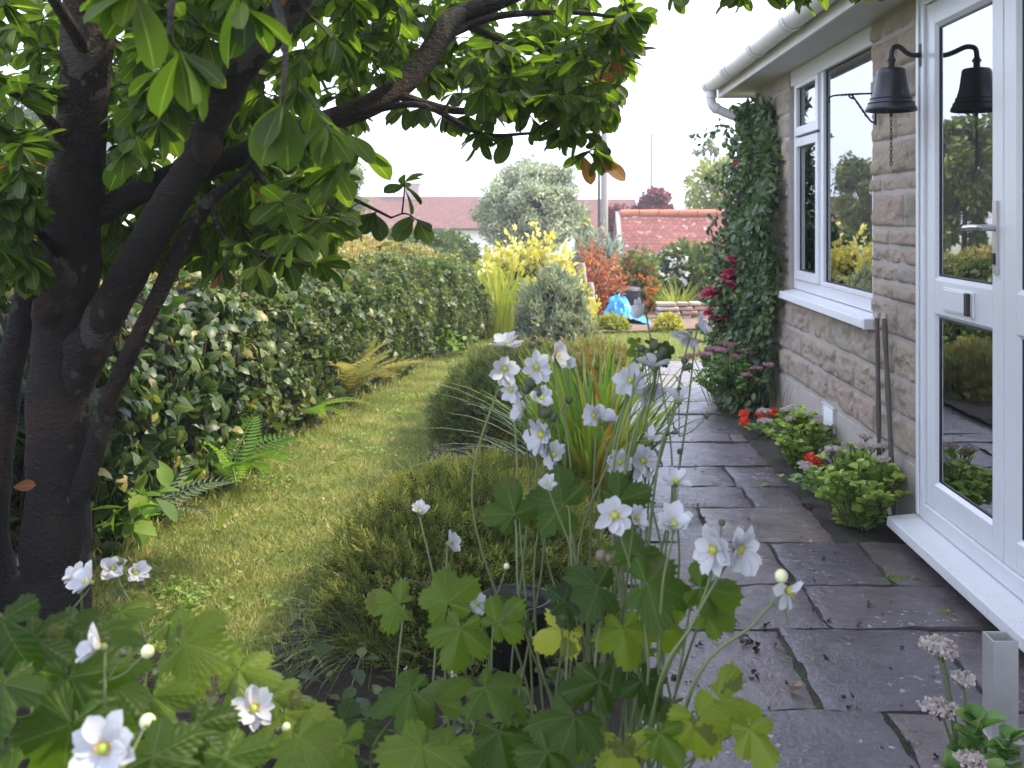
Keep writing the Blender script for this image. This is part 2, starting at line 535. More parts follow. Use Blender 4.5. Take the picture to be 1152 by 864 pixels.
# foliage
M['magnolia'] = leafmat('magnolia_leaf', [(0, (.022, .042, .006)), (.4, (.04, .07, .009)), (.9, (.085, .12, .016)), (.955, (.11, .14, .025)), (.975, (.22, .085, .03)), (1, (.17, .06, .025))], .52, (3.5, 3.8, 1.5), .47, .24, .0, veins=70, ms=18, spec=.25)
M['ivy'] = leafmat('ivy_leaf', [(0, (.016, .036, .012)), (.45, (.03, .06, .017)), (.78, (.065, .11, .024)), (.97, (.12, .15, .03)), (1, (.22, .19, .06))], .25, (2, 2.4, 1), .42, .3, spec=.35)
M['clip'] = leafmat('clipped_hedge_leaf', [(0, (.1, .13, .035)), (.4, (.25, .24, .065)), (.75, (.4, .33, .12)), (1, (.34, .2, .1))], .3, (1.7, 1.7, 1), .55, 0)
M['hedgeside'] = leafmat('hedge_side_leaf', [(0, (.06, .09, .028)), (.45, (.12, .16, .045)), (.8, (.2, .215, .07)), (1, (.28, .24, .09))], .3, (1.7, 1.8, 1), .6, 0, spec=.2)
M['fern'] = leafmat('fern_frond', [(0, (.09, .18, .03)), (.6, (.16, .27, .045)), (1, (.26, .33, .07))], .35, (2, 2.2, 1), .5, 0)
M['fern_grey'] = leafmat('grey_fern_frond', [(0, (.12, .17, .11)), (1, (.22, .28, .2))], .3, (1.5, 1.7, 1), .5, 0)
M['fern_tan'] = leafmat('yellowing_fern_frond', [(0, (.25, .27, .08)), (1, (.4, .33, .13))], .3, (1.6, 1.6, 1), .5, 0)
M['gold'] = leafmat('golden_conifer', [(0, (.035, .06, .014)), (.4, (.1, .135, .028)), (.8, (.29, .31, .065)), (1, (.46, .43, .12))], .3, (1.7, 1.7, .9), .55, 0)
M['heath'] = leafmat('green_heath', [(0, (.035, .065, .018)), (.5, (.095, .14, .036)), (.85, (.22, .24, .06)), (1, (.3, .19, .08))], .25, (1.7, 1.7, .9), .55, 0)
M['iris'] = leafmat('strap_leaf', [(0, (.07, .16, .025)), (.4, (.16, .27, .04)), (.7, (.34, .36, .05)), (.88, (.42, .33, .07)), (1, (.4, .16, .04))], .35, (1.8, 1.9, 1), .4, .2)
M['palegrass'] = leafmat('variegated_grass', [(0, (.14, .22, .06)), (.5, (.3, .37, .11)), (1, (.52, .54, .3))], .35, (1.4, 1.5, 1.1), .4, .1)
M['anemone'] = leafmat('anemone_leaf', [(0, (.016, .04, .005)), (.45, (.055, .1, .01)), (.85, (.12, .17, .018)), (.93, (.21, .25, .03)), (1, (.32, .31, .065))], .5, (2.8, 2.9, 1.2), .46, .16, .12, .009, spots=(.08, .085, .025), veins=46, ms=14, spec=.25)
M['stemg'] = simple('green_stem', (.11, .14, .05), .6, vary=.25)
M['stemb'] = simple('brown_stem', (.13, .095, .06), .6, vary=.25)
m, nt = nodes_of('white_petal')
u, v, r = luv(nt)
c = ramp(nt, r, [(.6, .6, .63), (.68, .68, .68), (.58, .59, .64)])
ln = math_(nt, 'SINE', math_(nt, 'MULTIPLY', u, 26))
rgb = N(nt, 'ShaderNodeRGB'); rgb.outputs[0].default_value = (.6, .61, .64, 1)
finish(nt, c, .55, ln, .001, .3, .3, 0, None, .4, rgb.outputs[0])
M['petal'] = m
M['stamen'] = simple('yellow_stamen', (.75, .42, .04), .7)
M['button'] = simple('green_button', (.3, .4, .06), .6)
M['budgreen'] = simple('green_bud', (.05, .065, .03), .7, vary=.3, vs=40)
M['budpale'] = simple('pale_bud', (.62, .62, .36), .6, vary=.15)
M['sedum'] = leafmat('sedum_leaf', [(0, (.22, .34, .07)), (.5, (.36, .48, .1)), (1, (.5, .58, .17))], .3, (1.5, 1.6, 1), .5, .2)
M['sedum_far'] = leafmat('sedum_leaf_deep', [(0, (.11, .23, .07)), (.5, (.18, .33, .08)), (1, (.27, .4, .1))], .3, (1.5, 1.6, 1), .5, .2)
M['sedum_head'] = leafmat('sedum_floret_pale', [(0, (.46, .47, .36)), (.6, (.6, .54, .5)), (1, (.66, .47, .5))], .2, (1.2, 1.1, 1.1), .7, 0)
M['sedum_pink'] = leafmat('sedum_floret_pink', [(0, (.5, .26, .3)), (.6, (.52, .2, .28)), (1, (.55, .36, .4))], .2, (1.2, 1.1, 1.1), .7, 0)
M['red'] = leafmat('red_petal', [(0, (.75, .05, .02)), (1, (.85, .1, .03))], .3, (1.1, 1, 1), .5, 0)
M['rose'] = leafmat('pink_rose_petal', [(0, (.55, .04, .12)), (.6, (.68, .09, .2)), (1, (.75, .25, .33))], .3, (1.1, 1, 1), .5, 0)
M['roseleaf'] = leafmat('rose_leaf', [(0, (.03, .05, .02)), (.6, (.05, .085, .03)), (1, (.12, .06, .03))], .3, (2, 2, 1), .4, 0)
M['climber'] = leafmat('climber_leaf', [(0, (.022, .05, .014)), (.5, (.05, .1, .022)), (.9, (.1, .16, .035)), (1, (.16, .19, .07))], .25, (1.8, 2.2, 1), .35, .1)
M['yellow'] = leafmat('yellow_variegated_leaf', [(0, (.17, .2, .03)), (.4, (.4, .38, .05)), (.8, (.62, .56, .1)), (1, (.75, .7, .36))], .35, (1.2, 1.2, .9), .5, 0)
M['lime'] = leafmat('lime_leaf', [(0, (.11, .17, .025)), (.5, (.24, .29, .04)), (1, (.38, .38, .07))], .35, (1.5, 1.5, .9), .5, 0)
M['silver'] = leafmat('silver_leaf', [(0, (.19, .23, .15)), (.5, (.33, .37, .25)), (1, (.5, .53, .38))], .25, (1.3, 1.4, 1), .6, 0)
M['bluegrey'] = leafmat('blue_grey_leaf', [(0, (.11, .16, .12)), (1, (.3, .36, .3))], .25, (1.3, 1.4, 1.1), .6, 0)
M['greyfeather'] = leafmat('grey_green_needle', [(0, (.13, .17, .11)), (.6, (.24, .28, .17)), (1, (.36, .37, .22))], .25, (1.4, 1.5, 1), .6, 0)
M['copper'] = leafmat('copper_leaf', [(0, (.08, .025, .03)), (.6, (.17, .05, .055)), (1, (.25, .1, .08))], .35, (1.8, 1.1, 1.1), .5, 0)
M['tree'] = leafmat('tree_leaf', [(0, (.05, .08, .02)), (.5, (.11, .15, .035)), (1, (.22, .24, .06))], .35, (1.7, 1.8, 1), .5, 0)
M['shrub'] = leafmat('shrub_leaf', [(0, (.04, .07, .018)), (.6, (.08, .125, .03)), (1, (.16, .19, .05))], .35, (1.7, 1.8, 1), .5, 0)
M['orange'] = leafmat('orange_flower', [(0, (.65, .13, .02)), (.6, (.72, .2, .03)), (1, (.6, .3, .06))], .3, (1.1, 1, 1), .5, 0)
M['rust'] = leafmat('rust_leaf', [(0, (.26, .07, .035)), (.6, (.4, .12, .05)), (1, (.38, .22, .07))], .3, (1.3, 1.1, 1), .5, 0)
M['whiteflower'] = leafmat('small_white_flower', [(0, (.75, .72, .66)), (1, (.82, .82, .8))], .3, (1, 1, 1), .5, 0)
M['blade'] = leafmat('lawn_blade', [(0, (.125, .19, .05)), (.4, (.235, .275, .09)), (.75, (.35, .36, .13)), (1, (.5, .45, .24))], .3, (1.6, 1.6, .9), .6, 0)
M['deadleaf'] = leafmat('dead_leaf', [(0, (.3, .17, .08)), (1, (.4, .3, .2))], .2, (1.2, 1, 1), .6, .2)


# ------------------------------------------------------------------ ground
def zg(x, y):
    y = np.asarray(y, float)
    t = np.clip((y - 13.6) / 45, 0, 1)
    return -6.5 * (t * (2 - t)) + 0 * x


ys = np.concatenate([np.linspace(-6, 13.6, 14), np.linspace(14.5, 60, 30), [80, 120, 200, 400, 900, 2500]])
xs = np.concatenate([[-2500, -800, -300, -120, -60], np.linspace(-40, 40, 25), [60, 120, 300, 800, 2500]])
X, Y = np.meshgrid(xs, ys)
mb = MB(); mb.add(np.stack([X, Y, zg(X, Y) - .012], -1), grid_faces(len(xs), len(ys)))
kind(mb.build('ground', M['lawn']), 'structure')

# flower bed soil sheets
mb = MB()


def sheet(mb, poly, z, res=.06, amp=.02, mi=0):
    poly = np.asarray(poly, float)
    ys_ = np.arange(poly[:, 1].min(), poly[:, 1].max() + res, res)
    rows = []
    for y in ys_:
        c = []
        for i in range(len(poly)):
            a, b = poly[i], poly[(i + 1) % len(poly)]
            if (a[1] - y) * (b[1] - y) <= 0 and a[1] != b[1]:
                c.append(a[0] + (b[0] - a[0]) * (y - a[1]) / (b[1] - a[1]))
        if len(c) >= 2:
            rows.append((min(c), max(c), y))
    nx = 26
    V = np.array([[(l + (r - l) * k / (nx - 1), y, 0) for k in range(nx)] for l, r, y in rows]).reshape(-1, 3)
    V[:, 2] = z + amp * vnoise(V, 9, 3.0) + amp
    mb.add(V, grid_faces(nx, len(rows)), None, mi)


sheet(mb, [(1.075, 3.9), (1.075, 7.4), (1.42, 7.4), (1.42, 3.9)], -.045, .03, .032)
sheet(mb, [(-.8, 2.8), (-.66, 4.5), (-.6, 5.8), (-.68, 8.9), (.3, 8.9), (.2, 2.8)], -.004)
sheet(mb, [(-2.2, .2), (-2.2, 2.8), (-1.7, 3.0), (-.7, 2.79), (.2, 2.79), (.2, .2)], -.004)
sheet(mb, [(-2.6, 2.95), (-1.72, 2.95), (-1.4, 5.8), (-1.0, 8.9), (-2.4, 8.9)], -.006)
sheet(mb, [(.95, 1.2), (.95, 2.2), (1.42, 2.2), (1.42, 1.2)], -.002, amp=.008)
kind(mb.build('flower_bed', M['soil']), 'structure')
mb = MB()
sheet(mb, [(.3, 10.6), (.45, 13.5), (5, 13.5), (5, 11.6), (2.4, 11.3), (1.5, 10.9)], 0, .15, .02)
kind(mb.build('earth_patch', M['earth']), 'structure')

# ------------------------------------------------------------------ path of riven slabs
rows = [(1.2, 1.72, [.1, .62, 1.16]), (1.72, 2.57, [.15, .83, 1.42]), (2.57, 3.08, [.1, .68, 1.13, 1.42]), (3.08, 3.44, [.2, .84, 1.42]),
        (3.44, 3.89, [.2, .82, 1.16, 1.42]), (3.89, 4.36, [.22, .62, 1.09]), (4.36, 4.69, [.25, .87, 1.09]), (4.69, 5.06, [.25, .85, 1.09]),
        (5.06, 5.60, [.3, .55, 1.09]), (5.60, 5.82, [.3, 1.0, 1.09]), (5.82, 6.38, [.3, .72, 1.08]), (6.38, 6.8, [.32, 1.08]), (6.8, 7.3, [.32, .75, 1.35]),
        (7.3, 7.95, [.35, .95, 1.6]), (7.95, 8.72, [.4, .8, 1.3, 1.9])]
mb = MB()
V = []
for yq in np.linspace(1.15, 8.75, 40):
    for xq in np.linspace(.05, 1.42, 9):
        V.append((xq, yq, -.006))
V = np.array(V); V[:, 2] += .002 * vnoise(V, 14, 1)
mb.add(V, grid_faces(9, 40), None, 1)
for y0, y1, js in rows:
    for x0, x1 in zip(js[:-1], js[1:]):
        g = .0075 if y1 > 3.9 else .0085; nx = max(6, int((x1 - x0) / .028)); ny = max(6, int((y1 - y0) / .028)); sd = random.uniform(0, 90)
        gx = np.linspace(x0 + g, x1 - g, nx); gy = np.linspace(y0 + g, y1 - g, ny)
        XX, YY = np.meshgrid(gx, gy)
        Vv = np.stack([XX, YY, 0 * XX], -1).reshape(-1, 3)
        edge = np.minimum(np.minimum(Vv[:, 0] - gx[0], gx[-1] - Vv[:, 0]), np.minimum(Vv[:, 1] - gy[0], gy[-1] - Vv[:, 1]))
        nz = vnoise(Vv * A(1, 1.9, 1), 5, sd, 5) * .007 + .003
        tilt = random.uniform(-.006, .006) * (Vv[:, 0] - x0) + random.uniform(-.006, .006) * (Vv[:, 1] - y0)
        Vv[:, 2] = nz + tilt - .004 * np.exp(-edge / .007)
        jit = (edge < 1e-6)
        Vv[jit, 0] += .012 * vnoise(Vv[jit], 11, sd + 5, 2); Vv[jit, 1] += .012 * vnoise(Vv[jit], 11, sd + 9, 2)
        Vv[:, 0] -= .055 * (Vv[:, 1] - 0) * 0
        r = random.random()
        mb.add(Vv, grid_faces(nx, ny), [(0, 0, r)] * len(Vv), 0)
        idx = np.arange(nx * ny).reshape(ny, nx)
        per = np.concatenate([idx[0], idx[1:, -1], idx[-1, -2::-1], idx[-2:0:-1, 0]])
        sk = Vv[per].copy(); sk2 = sk.copy(); sk2[:, 2] = -.035
        k = len(per); f = np.array([(i, i + k, (i + 1) % k + k, (i + 1) % k) for i in range(k)])
        mb.add(np.vstack([sk, sk2]), f, [(0, 0, r)] * 2 * k, 0)
kind(mb.build('path', [M['slab'], M['joint']]), 'structure')

# soil crumbs kicked onto the slabs
mb = MB()
for i in range(170):
    c = A(random.uniform(.25, 1.1), 2.2 + 2.9 * random.random() ** 1.4, .004)
    if i < 12:
        c = A(random.uniform(.3, .65), random.uniform(2.6, 3.1), .006)
    s = random.uniform(.0022, .006) if i >= 12 else random.uniform(.006, .012)
    q = runit(9) * s * rng.uniform(.6, 1.3, (9, 1)); q[:, 2] *= .6
    V = np.vstack([q[:8], [[0, 0, s * .6]]]) + c
    scatter(mb, T_ROUND, c + runit(5) * s * .6, runit(5), UP, s * 1.6)
kind(mb.build('soil_crumbs', M['soil']), 'stuff', 'dark crumbs of soil scattered over the wet slabs')

# ------------------------------------------------------------------ the house
WX = 1.41
house = thing('bungalow', 'stone bungalow with white window, glazed door and white gutter beside the path', 'house', (WX, 5, 0))
mb = MB()
z = .285
courses = []
while z < 2.08:
    h = random.choice([.145, .15, .14, .145, .075, .15, .07])
    h = min(h, 2.085 - z)
    if z < .74 < z + h + .03:
        h = .742 - z
    if h > .03:
        courses.append((z, z + h))
    z += h
# flatten the course that meets the window sill
for z0, z1 in courses:
    spans = [(3.87, 7.1)] if z0 < .74 else [(3.87, 4.5), (6.08, 7.1)]
    for a, b in spans:
        y = a
        while y < b - .01:
            w = random.choice([.3, .38, .45, .22, .34]) if z1 - z0 > .1 else random.choice([.4, .5, .3])
            y2 = y + w if y + w < b - .12 else b
            g = .006
            nx = max(8, int((y2 - y) / .011)); nz = max(6, int((z1 - z0) / .01))
            yy, zz = np.meshgrid(np.linspace(y + g, y2 - g, nx), np.linspace(z0 + g, z1 - g, nz))
            sd = random.uniform(0, 80)
            V = np.stack([0 * yy, yy, zz], -1).reshape(-1, 3)
            e = np.minimum(np.minimum(V[:, 1] - y - g, y2 - g - V[:, 1]), np.minimum(V[:, 2] - z0 - g, z1 - g - V[:, 2]))
            bulge = 1 - np.exp(-e / .0055)
            nn = vnoise(V * A(1, .8, 1.9), 8, sd, 5); n2_ = np.abs(vnoise(V * A(1, .7, 1.6), 17, sd + 4, 3))
            V[:, 0] = WX + .006 - bulge * (.011 + .006 * nn + .006 * n2_ + .003 * np.sign(nn) + random.uniform(-.004, .007))
            r = random.random()
            mb.add(V, grid_faces(nx, nz)[:, ::-1], [(0, 0, r)] * len(V), 0)
            y = y2
# backing wall in mortar, with openings left for window and door
box(mb, WX + .004, WX + .26, 3.87, 7.1, .27, .74, 1)
box(mb, WX + .004, WX + .26, 3.87, 4.5, .74, 2.09, 1)
box(mb, WX + .004, WX + .26, 6.08, 7.1, .74, 2.09, 1)
box(mb, WX - .004, WX + .262, 3.872, 7.102, -.1, .27, 2)
box(mb, WX + .004, WX + .26, -2, 1.2, -.1, 2.09, 1)
box(mb, WX + .27, 7.6, 6.9, 7.098, -.1, 2.09, 1)
box(mb, WX + .27, 7.6, -2, -1.8, -.1, 2.09, 1)
box(mb, 7.4, 7.6, -1.8, 6.9, -.1, 2.09, 1)
wall = mb.build('stone_wall', [M['stone'], M['mortar'], M['plinth']], house)

# rooms behind the glass
mb = MB()
box(mb, 4.4, 4.45, -1.8, 6.88, 0, 2.08)
box(mb, WX + .28, 4.39, -1.8, 6.88, .0, .04)
box(mb, WX + .28, 4.39, -1.8, 6.88, 2.06, 2.085)
box(mb, WX + .28, 4.39, 4.02, 4.1, .045, 2.055)
mb.build('room_wall', M['room'], house)
for (ya, yb, za, zb, ph) in ((5.62, 6.02, .83, 2.03, 0), (3.2, 3.5, .2, 1.98, 1), (2.4, 2.65, .2, 1.98, 2)):
    mb = MB(); n = 60
    yy = np.linspace(ya, yb, n); xx = WX + .36 + .025 * np.sin((yy - ya) * 95 + ph)
    V = np.concatenate([np.stack([xx, yy, np.full(n, za)], 1), np.stack([xx + .01, yy, np.full(n, zb)], 1)])
    mb.add(V, grid_faces(n, 2)); mb.build('curtain', M['curtain'], house)
# a chair and a table with a plant show dimly behind the door glass
mb = MB()
box(mb, 1.95, 2.5, 4.13, 4.6, .62, .65); [box(mb, x, x + .04, y, y + .04, .04, .62) for x in (1.96, 2.44) for y in (4.14, 4.55)]
mb.build('side_table', M['cane'], house)

# roof, soffit, fascia
XF = 1.19
mb = MB()
def slope(mb, p, mi=0, uv=None):
    p = np.asarray(p, float); uv = uv or [(0, 0, 0), (9, 0, 0), (9, 4, 0), (0, 4, 0)]
    mb.add(p, [(0, 1, 2, 3)], uv, mi, False)
slope(mb, [(XF - .04, -2.4, 2.16), (XF - .04, 7.38, 2.16), (4.6, 4.0, 4.0), (4.6, 0.4, 4.0)])
slope(mb, [(XF - .04, 7.38, 2.16), (8.0, 7.38, 2.16), (4.6, 4.0, 4.0), (4.6, 4.0, 4.0001)])
slope(mb, [(8, 7.38, 2.16), (8, -2.4, 2.16), (4.6, .4, 4.0), (4.6, 4.0, 4.0)])
slope(mb, [(8, -2.4, 2.16), (XF - .04, -2.4, 2.16), (4.6, .4, 4.0), (4.6, .4, 4.0001)])
mb.build('roof', M['tile_far'], house)
mb = MB(); box(mb, XF + .02, 7.8, -2.2, 7.3, 2.09, 2.11); mb.build('soffit', M['soffit'], house)
mb = MB(); box(mb, XF, XF + .018, -2.25, 7.33, 2.07, 2.2); box(mb, XF + .019, 7.9, 7.305, 7.325, 2.072, 2.2)
mb.build('fascia', M['upvc_old'], house, .003)
# gutter, half round with brackets, and its swan neck
gx, gz = XF - .058, 2.165
mb = MB(); ang = np.linspace(math.pi, 2 * math.pi, 13)
prof = [(gx + .055 * math.cos(a), gz + .055 * math.sin(a)) for a in ang] + [(gx + .051 * math.cos(a), gz + .051 * math.sin(a)) for a in ang[::-1]]
k = len(prof); V = [(x, y, z_) for y in (-2.2, 7.33) for x, z_ in prof]
mb.add(V, [(i, (i + 1) % k, (i + 1) % k + k, i + k) for i in range(k)] + [list(range(k))[::-1], list(range(k, 2 * k))])
cap = [(gx + .056 * math.cos(a), 7.331, gz + .056 * math.sin(a)) for a in ang]
mb.add(cap + [(x, 7.345, z_) for x, _, z_ in cap], [(i, i + 1, i + 14, i + 13) for i in range(12)] + [list(range(13)), list(range(13, 26))[::-1]])
for yb in (7.24, 6.5, 6.38, 5.6, 4.8, 4.0, 3.2):
    w = .035 if yb != 6.38 else .02
    V = [(gx + rr * math.cos(a), y, gz + .001 + rr * math.sin(a)) for y in (yb - w, yb + w) for rr in (.0555, .0615) for a in ang]
    f = []
    for i in range(12):
        f += [(13 + i, 14 + i, 40 + i, 39 + i), (i, 13 + i, 14 + i, i + 1), (26 + i, 27 + i, 40 + i, 39 + i)]
    mb.add(V, f, None, 0, True)
gut = mb.build('gutter', M['upvc_old'], house)
mb = MB()
tube(mb, spline([(gx, 7.24, gz - .06), (gx, 7.24, gz - .12), (gx + .02, 7.235, gz - .165), (gx + .12, 7.22, gz - .215), (gx + .24, 7.2, gz - .265), (gx + .275, 7.19, gz - .3), (gx + .28, 7.19, .3)], 6), .034, 12)
tube(mb, [(gx, 7.24, gz - .05), (gx, 7.24, gz - .1)], .041, 12); tube(mb, [(gx + .02, 7.235, gz - .165), (gx + .045, 7.23, gz - .18)], .04, 12)
mb.build('downpipe', M['upvc_old'], house)


# frame maker in the wall plane: rectangle ring from bars (y0..y1, z0..z1), width w, x0..x1 depth
def ring(mb, y0, y1, z0, z1, w, x0, x1):
    box(mb, x0, x1, y0, y0 + w, z0, z1); box(mb, x0, x1, y1 - w, y1, z0, z1)
    box(mb, x0, x1, y0 + w + .0004, y1 - w - .0004, z0, z0 + w); box(mb, x0, x1, y0 + w + .0004, y1 - w - .0004, z1 - w, z1)


def pane(y0, y1, z0, z1, x, parent):
    mb = MB(); mb.add([(x, y0, z0), (x, y1, z0), (x, y1, z1), (x, y0, z1)], [(0, 3, 2, 1)], None, 0, False)
    mb.build('pane', M['glass'], parent)
    mb = MB(); ring(mb, y0, y1, z0, z1, .007, x - .004, x + .004)
    mb.build('glazing_seal', M['gasket'], parent)


# window
mb = MB()
WF = WX + .032
ring(mb, 4.5, 6.08, .806, 2.088, .058, WF, WF + .07)
box(mb, WF + .001, WF + .069, 5.43, 5.49, .866, 2.028)                     # mullion
box(mb, WF - .02, WF - .0005, 4.5, 6.08, 2.0, 2.088)                         # head trim
ring(mb, 5.492, 6.02, 1.70, 2.026, .05, WF - .014, WF + .05)                 # fanlight
ring(mb, 5.492, 6.02, .868, 1.685, .05, WF - .014, WF + .05)                 # side casement
ring(mb, 4.56, 5.428, .866, 2.0265, .022, WF - .006, WF + .04)
win = mb.build('window', M['upvc'], house, .003)
pane(5.543, 5.969, 1.751, 1.975, WF + .012, win)
pane(5.543, 5.969, .919, 1.634, WF + .012, win)
pane(4.583, 5.405, .889, 2.004, WF + .014, win)
mb = MB()
V = [(x, y, z_) for y in (4.47, 6.11) for x, z_ in ((WF + .03, .805), (WX - .02, .793), (WX - .052, .788), (WX - .056, .748), (WX - .04, .746), (WF + .03, .762))]
mb.add(V, [(i, (i + 1) % 6, (i + 1) % 6 + 6, i + 6) for i in range(6)] + [tuple(range(6))[::-1], tuple(range(6, 12))], None, 0, False)
box(mb, WX - .0535, WX - .0, 4.445, 4.4695, .744, .792)
mb.build('window_sill', M['sill'], win, .004)

# glazed double door with low sill
DX = 1.385
mb = MB()
ring(mb, 1.6, 3.87, .11, 2.085, .06, DX, DX + .09)
box(mb, DX - .008, DX - .0005, 3.845, 3.87, .12, 2.085)
def leaf_frame(mb, y0, y1, st):
    x0, x1 = DX + .012, DX + .075
    box(mb, x0, x1, y0, y0 + st, .172, 2.022); box(mb, x0, x1, y1 - st, y1, .172, 2.022)
    for z0, z1 in ((.172, .262), (.885, 1.01), (1.94, 2.022)):
        box(mb, x0, x1, y0 + st + .0003, y1 - st - .0003, z0, z1)
    for z0, z1 in ((.262, .885), (1.01, 1.94)):       # sloped glazing beads
        ya, yb = y0 + st, y1 - st
        for (a, b, c, d) in (((ya, z0), (yb, z0), (yb - .016, z0 + .016), (ya + .016, z0 + .016)), ((ya, z1), (yb, z1), (yb - .016, z1 - .016), (ya + .016, z1 - .016)),
                             ((ya, z0), (ya, z1), (ya + .016, z1 - .016), (ya + .016, z0 + .016)), ((yb, z0), (yb, z1), (yb - .016, z1 - .016), (yb - .016, z0 + .016))):
            mb.add([(x0 + .001, *a), (x0 + .001, *b), (x0 + .018, *c), (x0 + .018, *d)], [(0, 1, 2, 3)], None, 0, False)
LA, LB = (3.165, 3.808), (2.4, 3.159)
leaf_frame(mb, *LA, .078); leaf_frame(mb, *LB, .085); leaf_frame(mb, 1.665, 2.395, .08)
door = mb.build('door', M['upvc'], house, .003)
for (y0, y1), st in ((LA, .078), (LB, .085), ((1.665, 2.395), .08)):
    for z0, z1 in ((.262, .885), (1.01, 1.94)):
        pane(y0 + st + .012, y1 - st - .012, z0 + .012, z1 - .012, DX + .028, door)
mb = MB()
V = [(x, y, z_) for y in (1.55, 3.9) for x, z_ in ((DX + .08, .1085), (DX - .01, .107), (1.28, .098), (1.276, .062), (1.29, .058), (DX + .08, .07))]
mb.add(V, [(i, (i + 1) % 6, (i + 1) % 6 + 6, i + 6) for i in range(6)] + [tuple(range(6))[::-1], tuple(range(6, 12))], None, 0, False)
mb.build('door_sill', M['sill'], door, .004)
mb = MB()
box(mb, DX + .004, DX + .0115, 3.375, 3.635, .905, .988); box(mb, DX + .0005, DX + .0035, 3.385, 3.625, .912, .982)
lp = mb.build('letter_plate', M['upvc'], door, .002)
mb = MB(); box(mb, DX - .012, DX + .0, 3.382, 3.412, .908, .984); mb.build('flap_grip', M['gasket'], lp, .003)
mb = MB()
box(mb, DX + .002, DX + .0115, 3.192, 3.22, 1.06, 1.29)
tube(mb, [(DX + .008, 3.206, 1.205), (DX - .04, 3.206, 1.205)], .011, 10)
tube(mb, spline([(DX - .034, 3.204, 1.205), (DX - .044, 3.214, 1.206), (DX - .046, 3.25, 1.206), (DX - .044, 3.318, 1.203)], 5), [.0095] * 15 + [.0105], 10)
hd = mb.build('door_handle', M['steel'], door, .002)
mb = MB(); box(mb, DX - .004, DX + .0015, 3.199, 3.213, 1.09, 1.125); mb.build('keyhole', M['gasket'], hd)

# air vent
vent = thing('air_vent', 'white louvred air brick low in the stone wall above middle sedum', 'vent', (WX, 5.16, .22))
mb = MB(); ring(mb, 5.06, 5.27, .16, .285, .01, WX - .017, WX - .005); box(mb, WX - .0075, WX - .0045, 5.071, 5.259, .171, .274); mb.build('vent_frame', M['upvc_old'], vent)
mb = MB()
for i in range(7):
    z_ = .176 + i * .0142
    mb.add([(WX - .009, 5.07, z_ + .009), (WX - .009, 5.26, z_ + .009), (WX - .016, 5.26, z_), (WX - .016, 5.07, z_)], [(0, 1, 2, 3)], None, 0, False)
mb.build('louvre', M['upvc_old'], vent)

# ------------------------------------------------------------------ bell and basket bracket
bx, by = 1.255, 3.78
bell = thing('door_bell', 'dark metal hanging bell with pull chain beside the white door frame', 'bell', (bx, by, 1.62))
mb = MB()
zb = 1.627
prof = [(.0, .158), (.03, .160), (.046, .157), (.052, .15), (.054, .135), (.057, .11), (.062, .08), (.069, .055), (.078, .034), (.086, .019), (.0905, .013), (.0925, .006), (.0915, 0), (.085, -.001), (.078, .012), (.06, .06), (.048, .13), (0, .145)]
lathe(mb, prof, (bx, by, zb), 40)
for r_, z_ in ((.0735, .046), (.0815, .029)):
    tube(mb, [(bx + r_ * math.cos(t), by + r_ * math.sin(t), zb + z_) for t in np.linspace(0, 6.3, 40)], .0028, 6)
mb.build('bell_body', M['bell'], bell)
mb = MB()
tube(mb, spline([(DX + .008, by + .06, 1.845), (DX - .03, by + .055, 1.842), (DX - .06, by + .04, 1.85), (bx + .035, by + .012, 1.866), (bx + .008, by, 1.86), (bx, by, 1.835), (bx, by, 1.79)], 6), .0095, 8)
tube(mb, [(bx, by, 1.825), (bx, by, 1.786)], .0125, 10); tube(mb, [(bx, by, 1.818), (bx, by, 1.81)], .017, 10)
box(mb, DX - .003, DX + .008, by + .05, by + .075, 1.80, 1.885)
mb.build('bracket', M['iron'], bell)
mb = MB()
tube(mb, [(bx, by, zb + .03), (bx, by, zb - .02)], .006, 6)
for i in range(13):
    z0 = zb - .022 - i * .0135; a = (i % 2) * math.pi / 2
    tube(mb, [(bx + .0042 * math.cos(a) * math.cos(t), by + .0042 * math.sin(a) * math.cos(t), z0 - .0085 + .0095 * math.sin(t)) for t in np.linspace(0, 6.3, 11)], .0014, 5)
mb.build('pull_chain', M['iron'], bell)

yb = 4.4; hx = WX - .02
hook = thing('basket_bracket', 'black twisted iron hanging basket bracket on stone wall left of the bell', 'bracket', (hx, yb, 1.7))
mb = MB()
arm = spline([(hx, yb, 1.765), (hx - .1, yb, 1.762), (hx - .165, yb, 1.757), (hx - .195, yb, 1.748), (hx - .2, yb, 1.735), (hx - .192, yb, 1.73)], 8)
tube(mb, arm, .0042, 6)
for i in range(6):
    c = A(hx - .06 - .016 * i, yb, 1.763 - .001 * i); tube(mb, [c + A(.007, 0, 0), c, c - A(.007, 0, 0)], [.003, .0062, .003], 6)
tube(mb, spline([(hx - .09, yb, 1.742), (hx - .105, yb, 1.748), (hx - .11, yb, 1.758), (hx - .1, yb, 1.76), (hx - .07, yb, 1.72), (hx - .035, yb, 1.67), (hx - .015, yb, 1.645), (hx + .0, yb, 1.642), (hx + .004, yb, 1.66)], 6), .0042, 6)
for i in range(4):
    c = A(hx - .072 + .011 * i, yb, 1.722 - .0165 * i); tube(mb, [c + A(.004, 0, -.006), c, c - A(.004, 0, -.006)], [.003, .0062, .003], 6)
mb.build('arm', M['iron'], hook)
mb = MB(); box(mb, hx - .002, hx + .006, yb - .008, yb + .008, 1.63, 1.78); mb.build('wall_plate', M['iron'], hook)

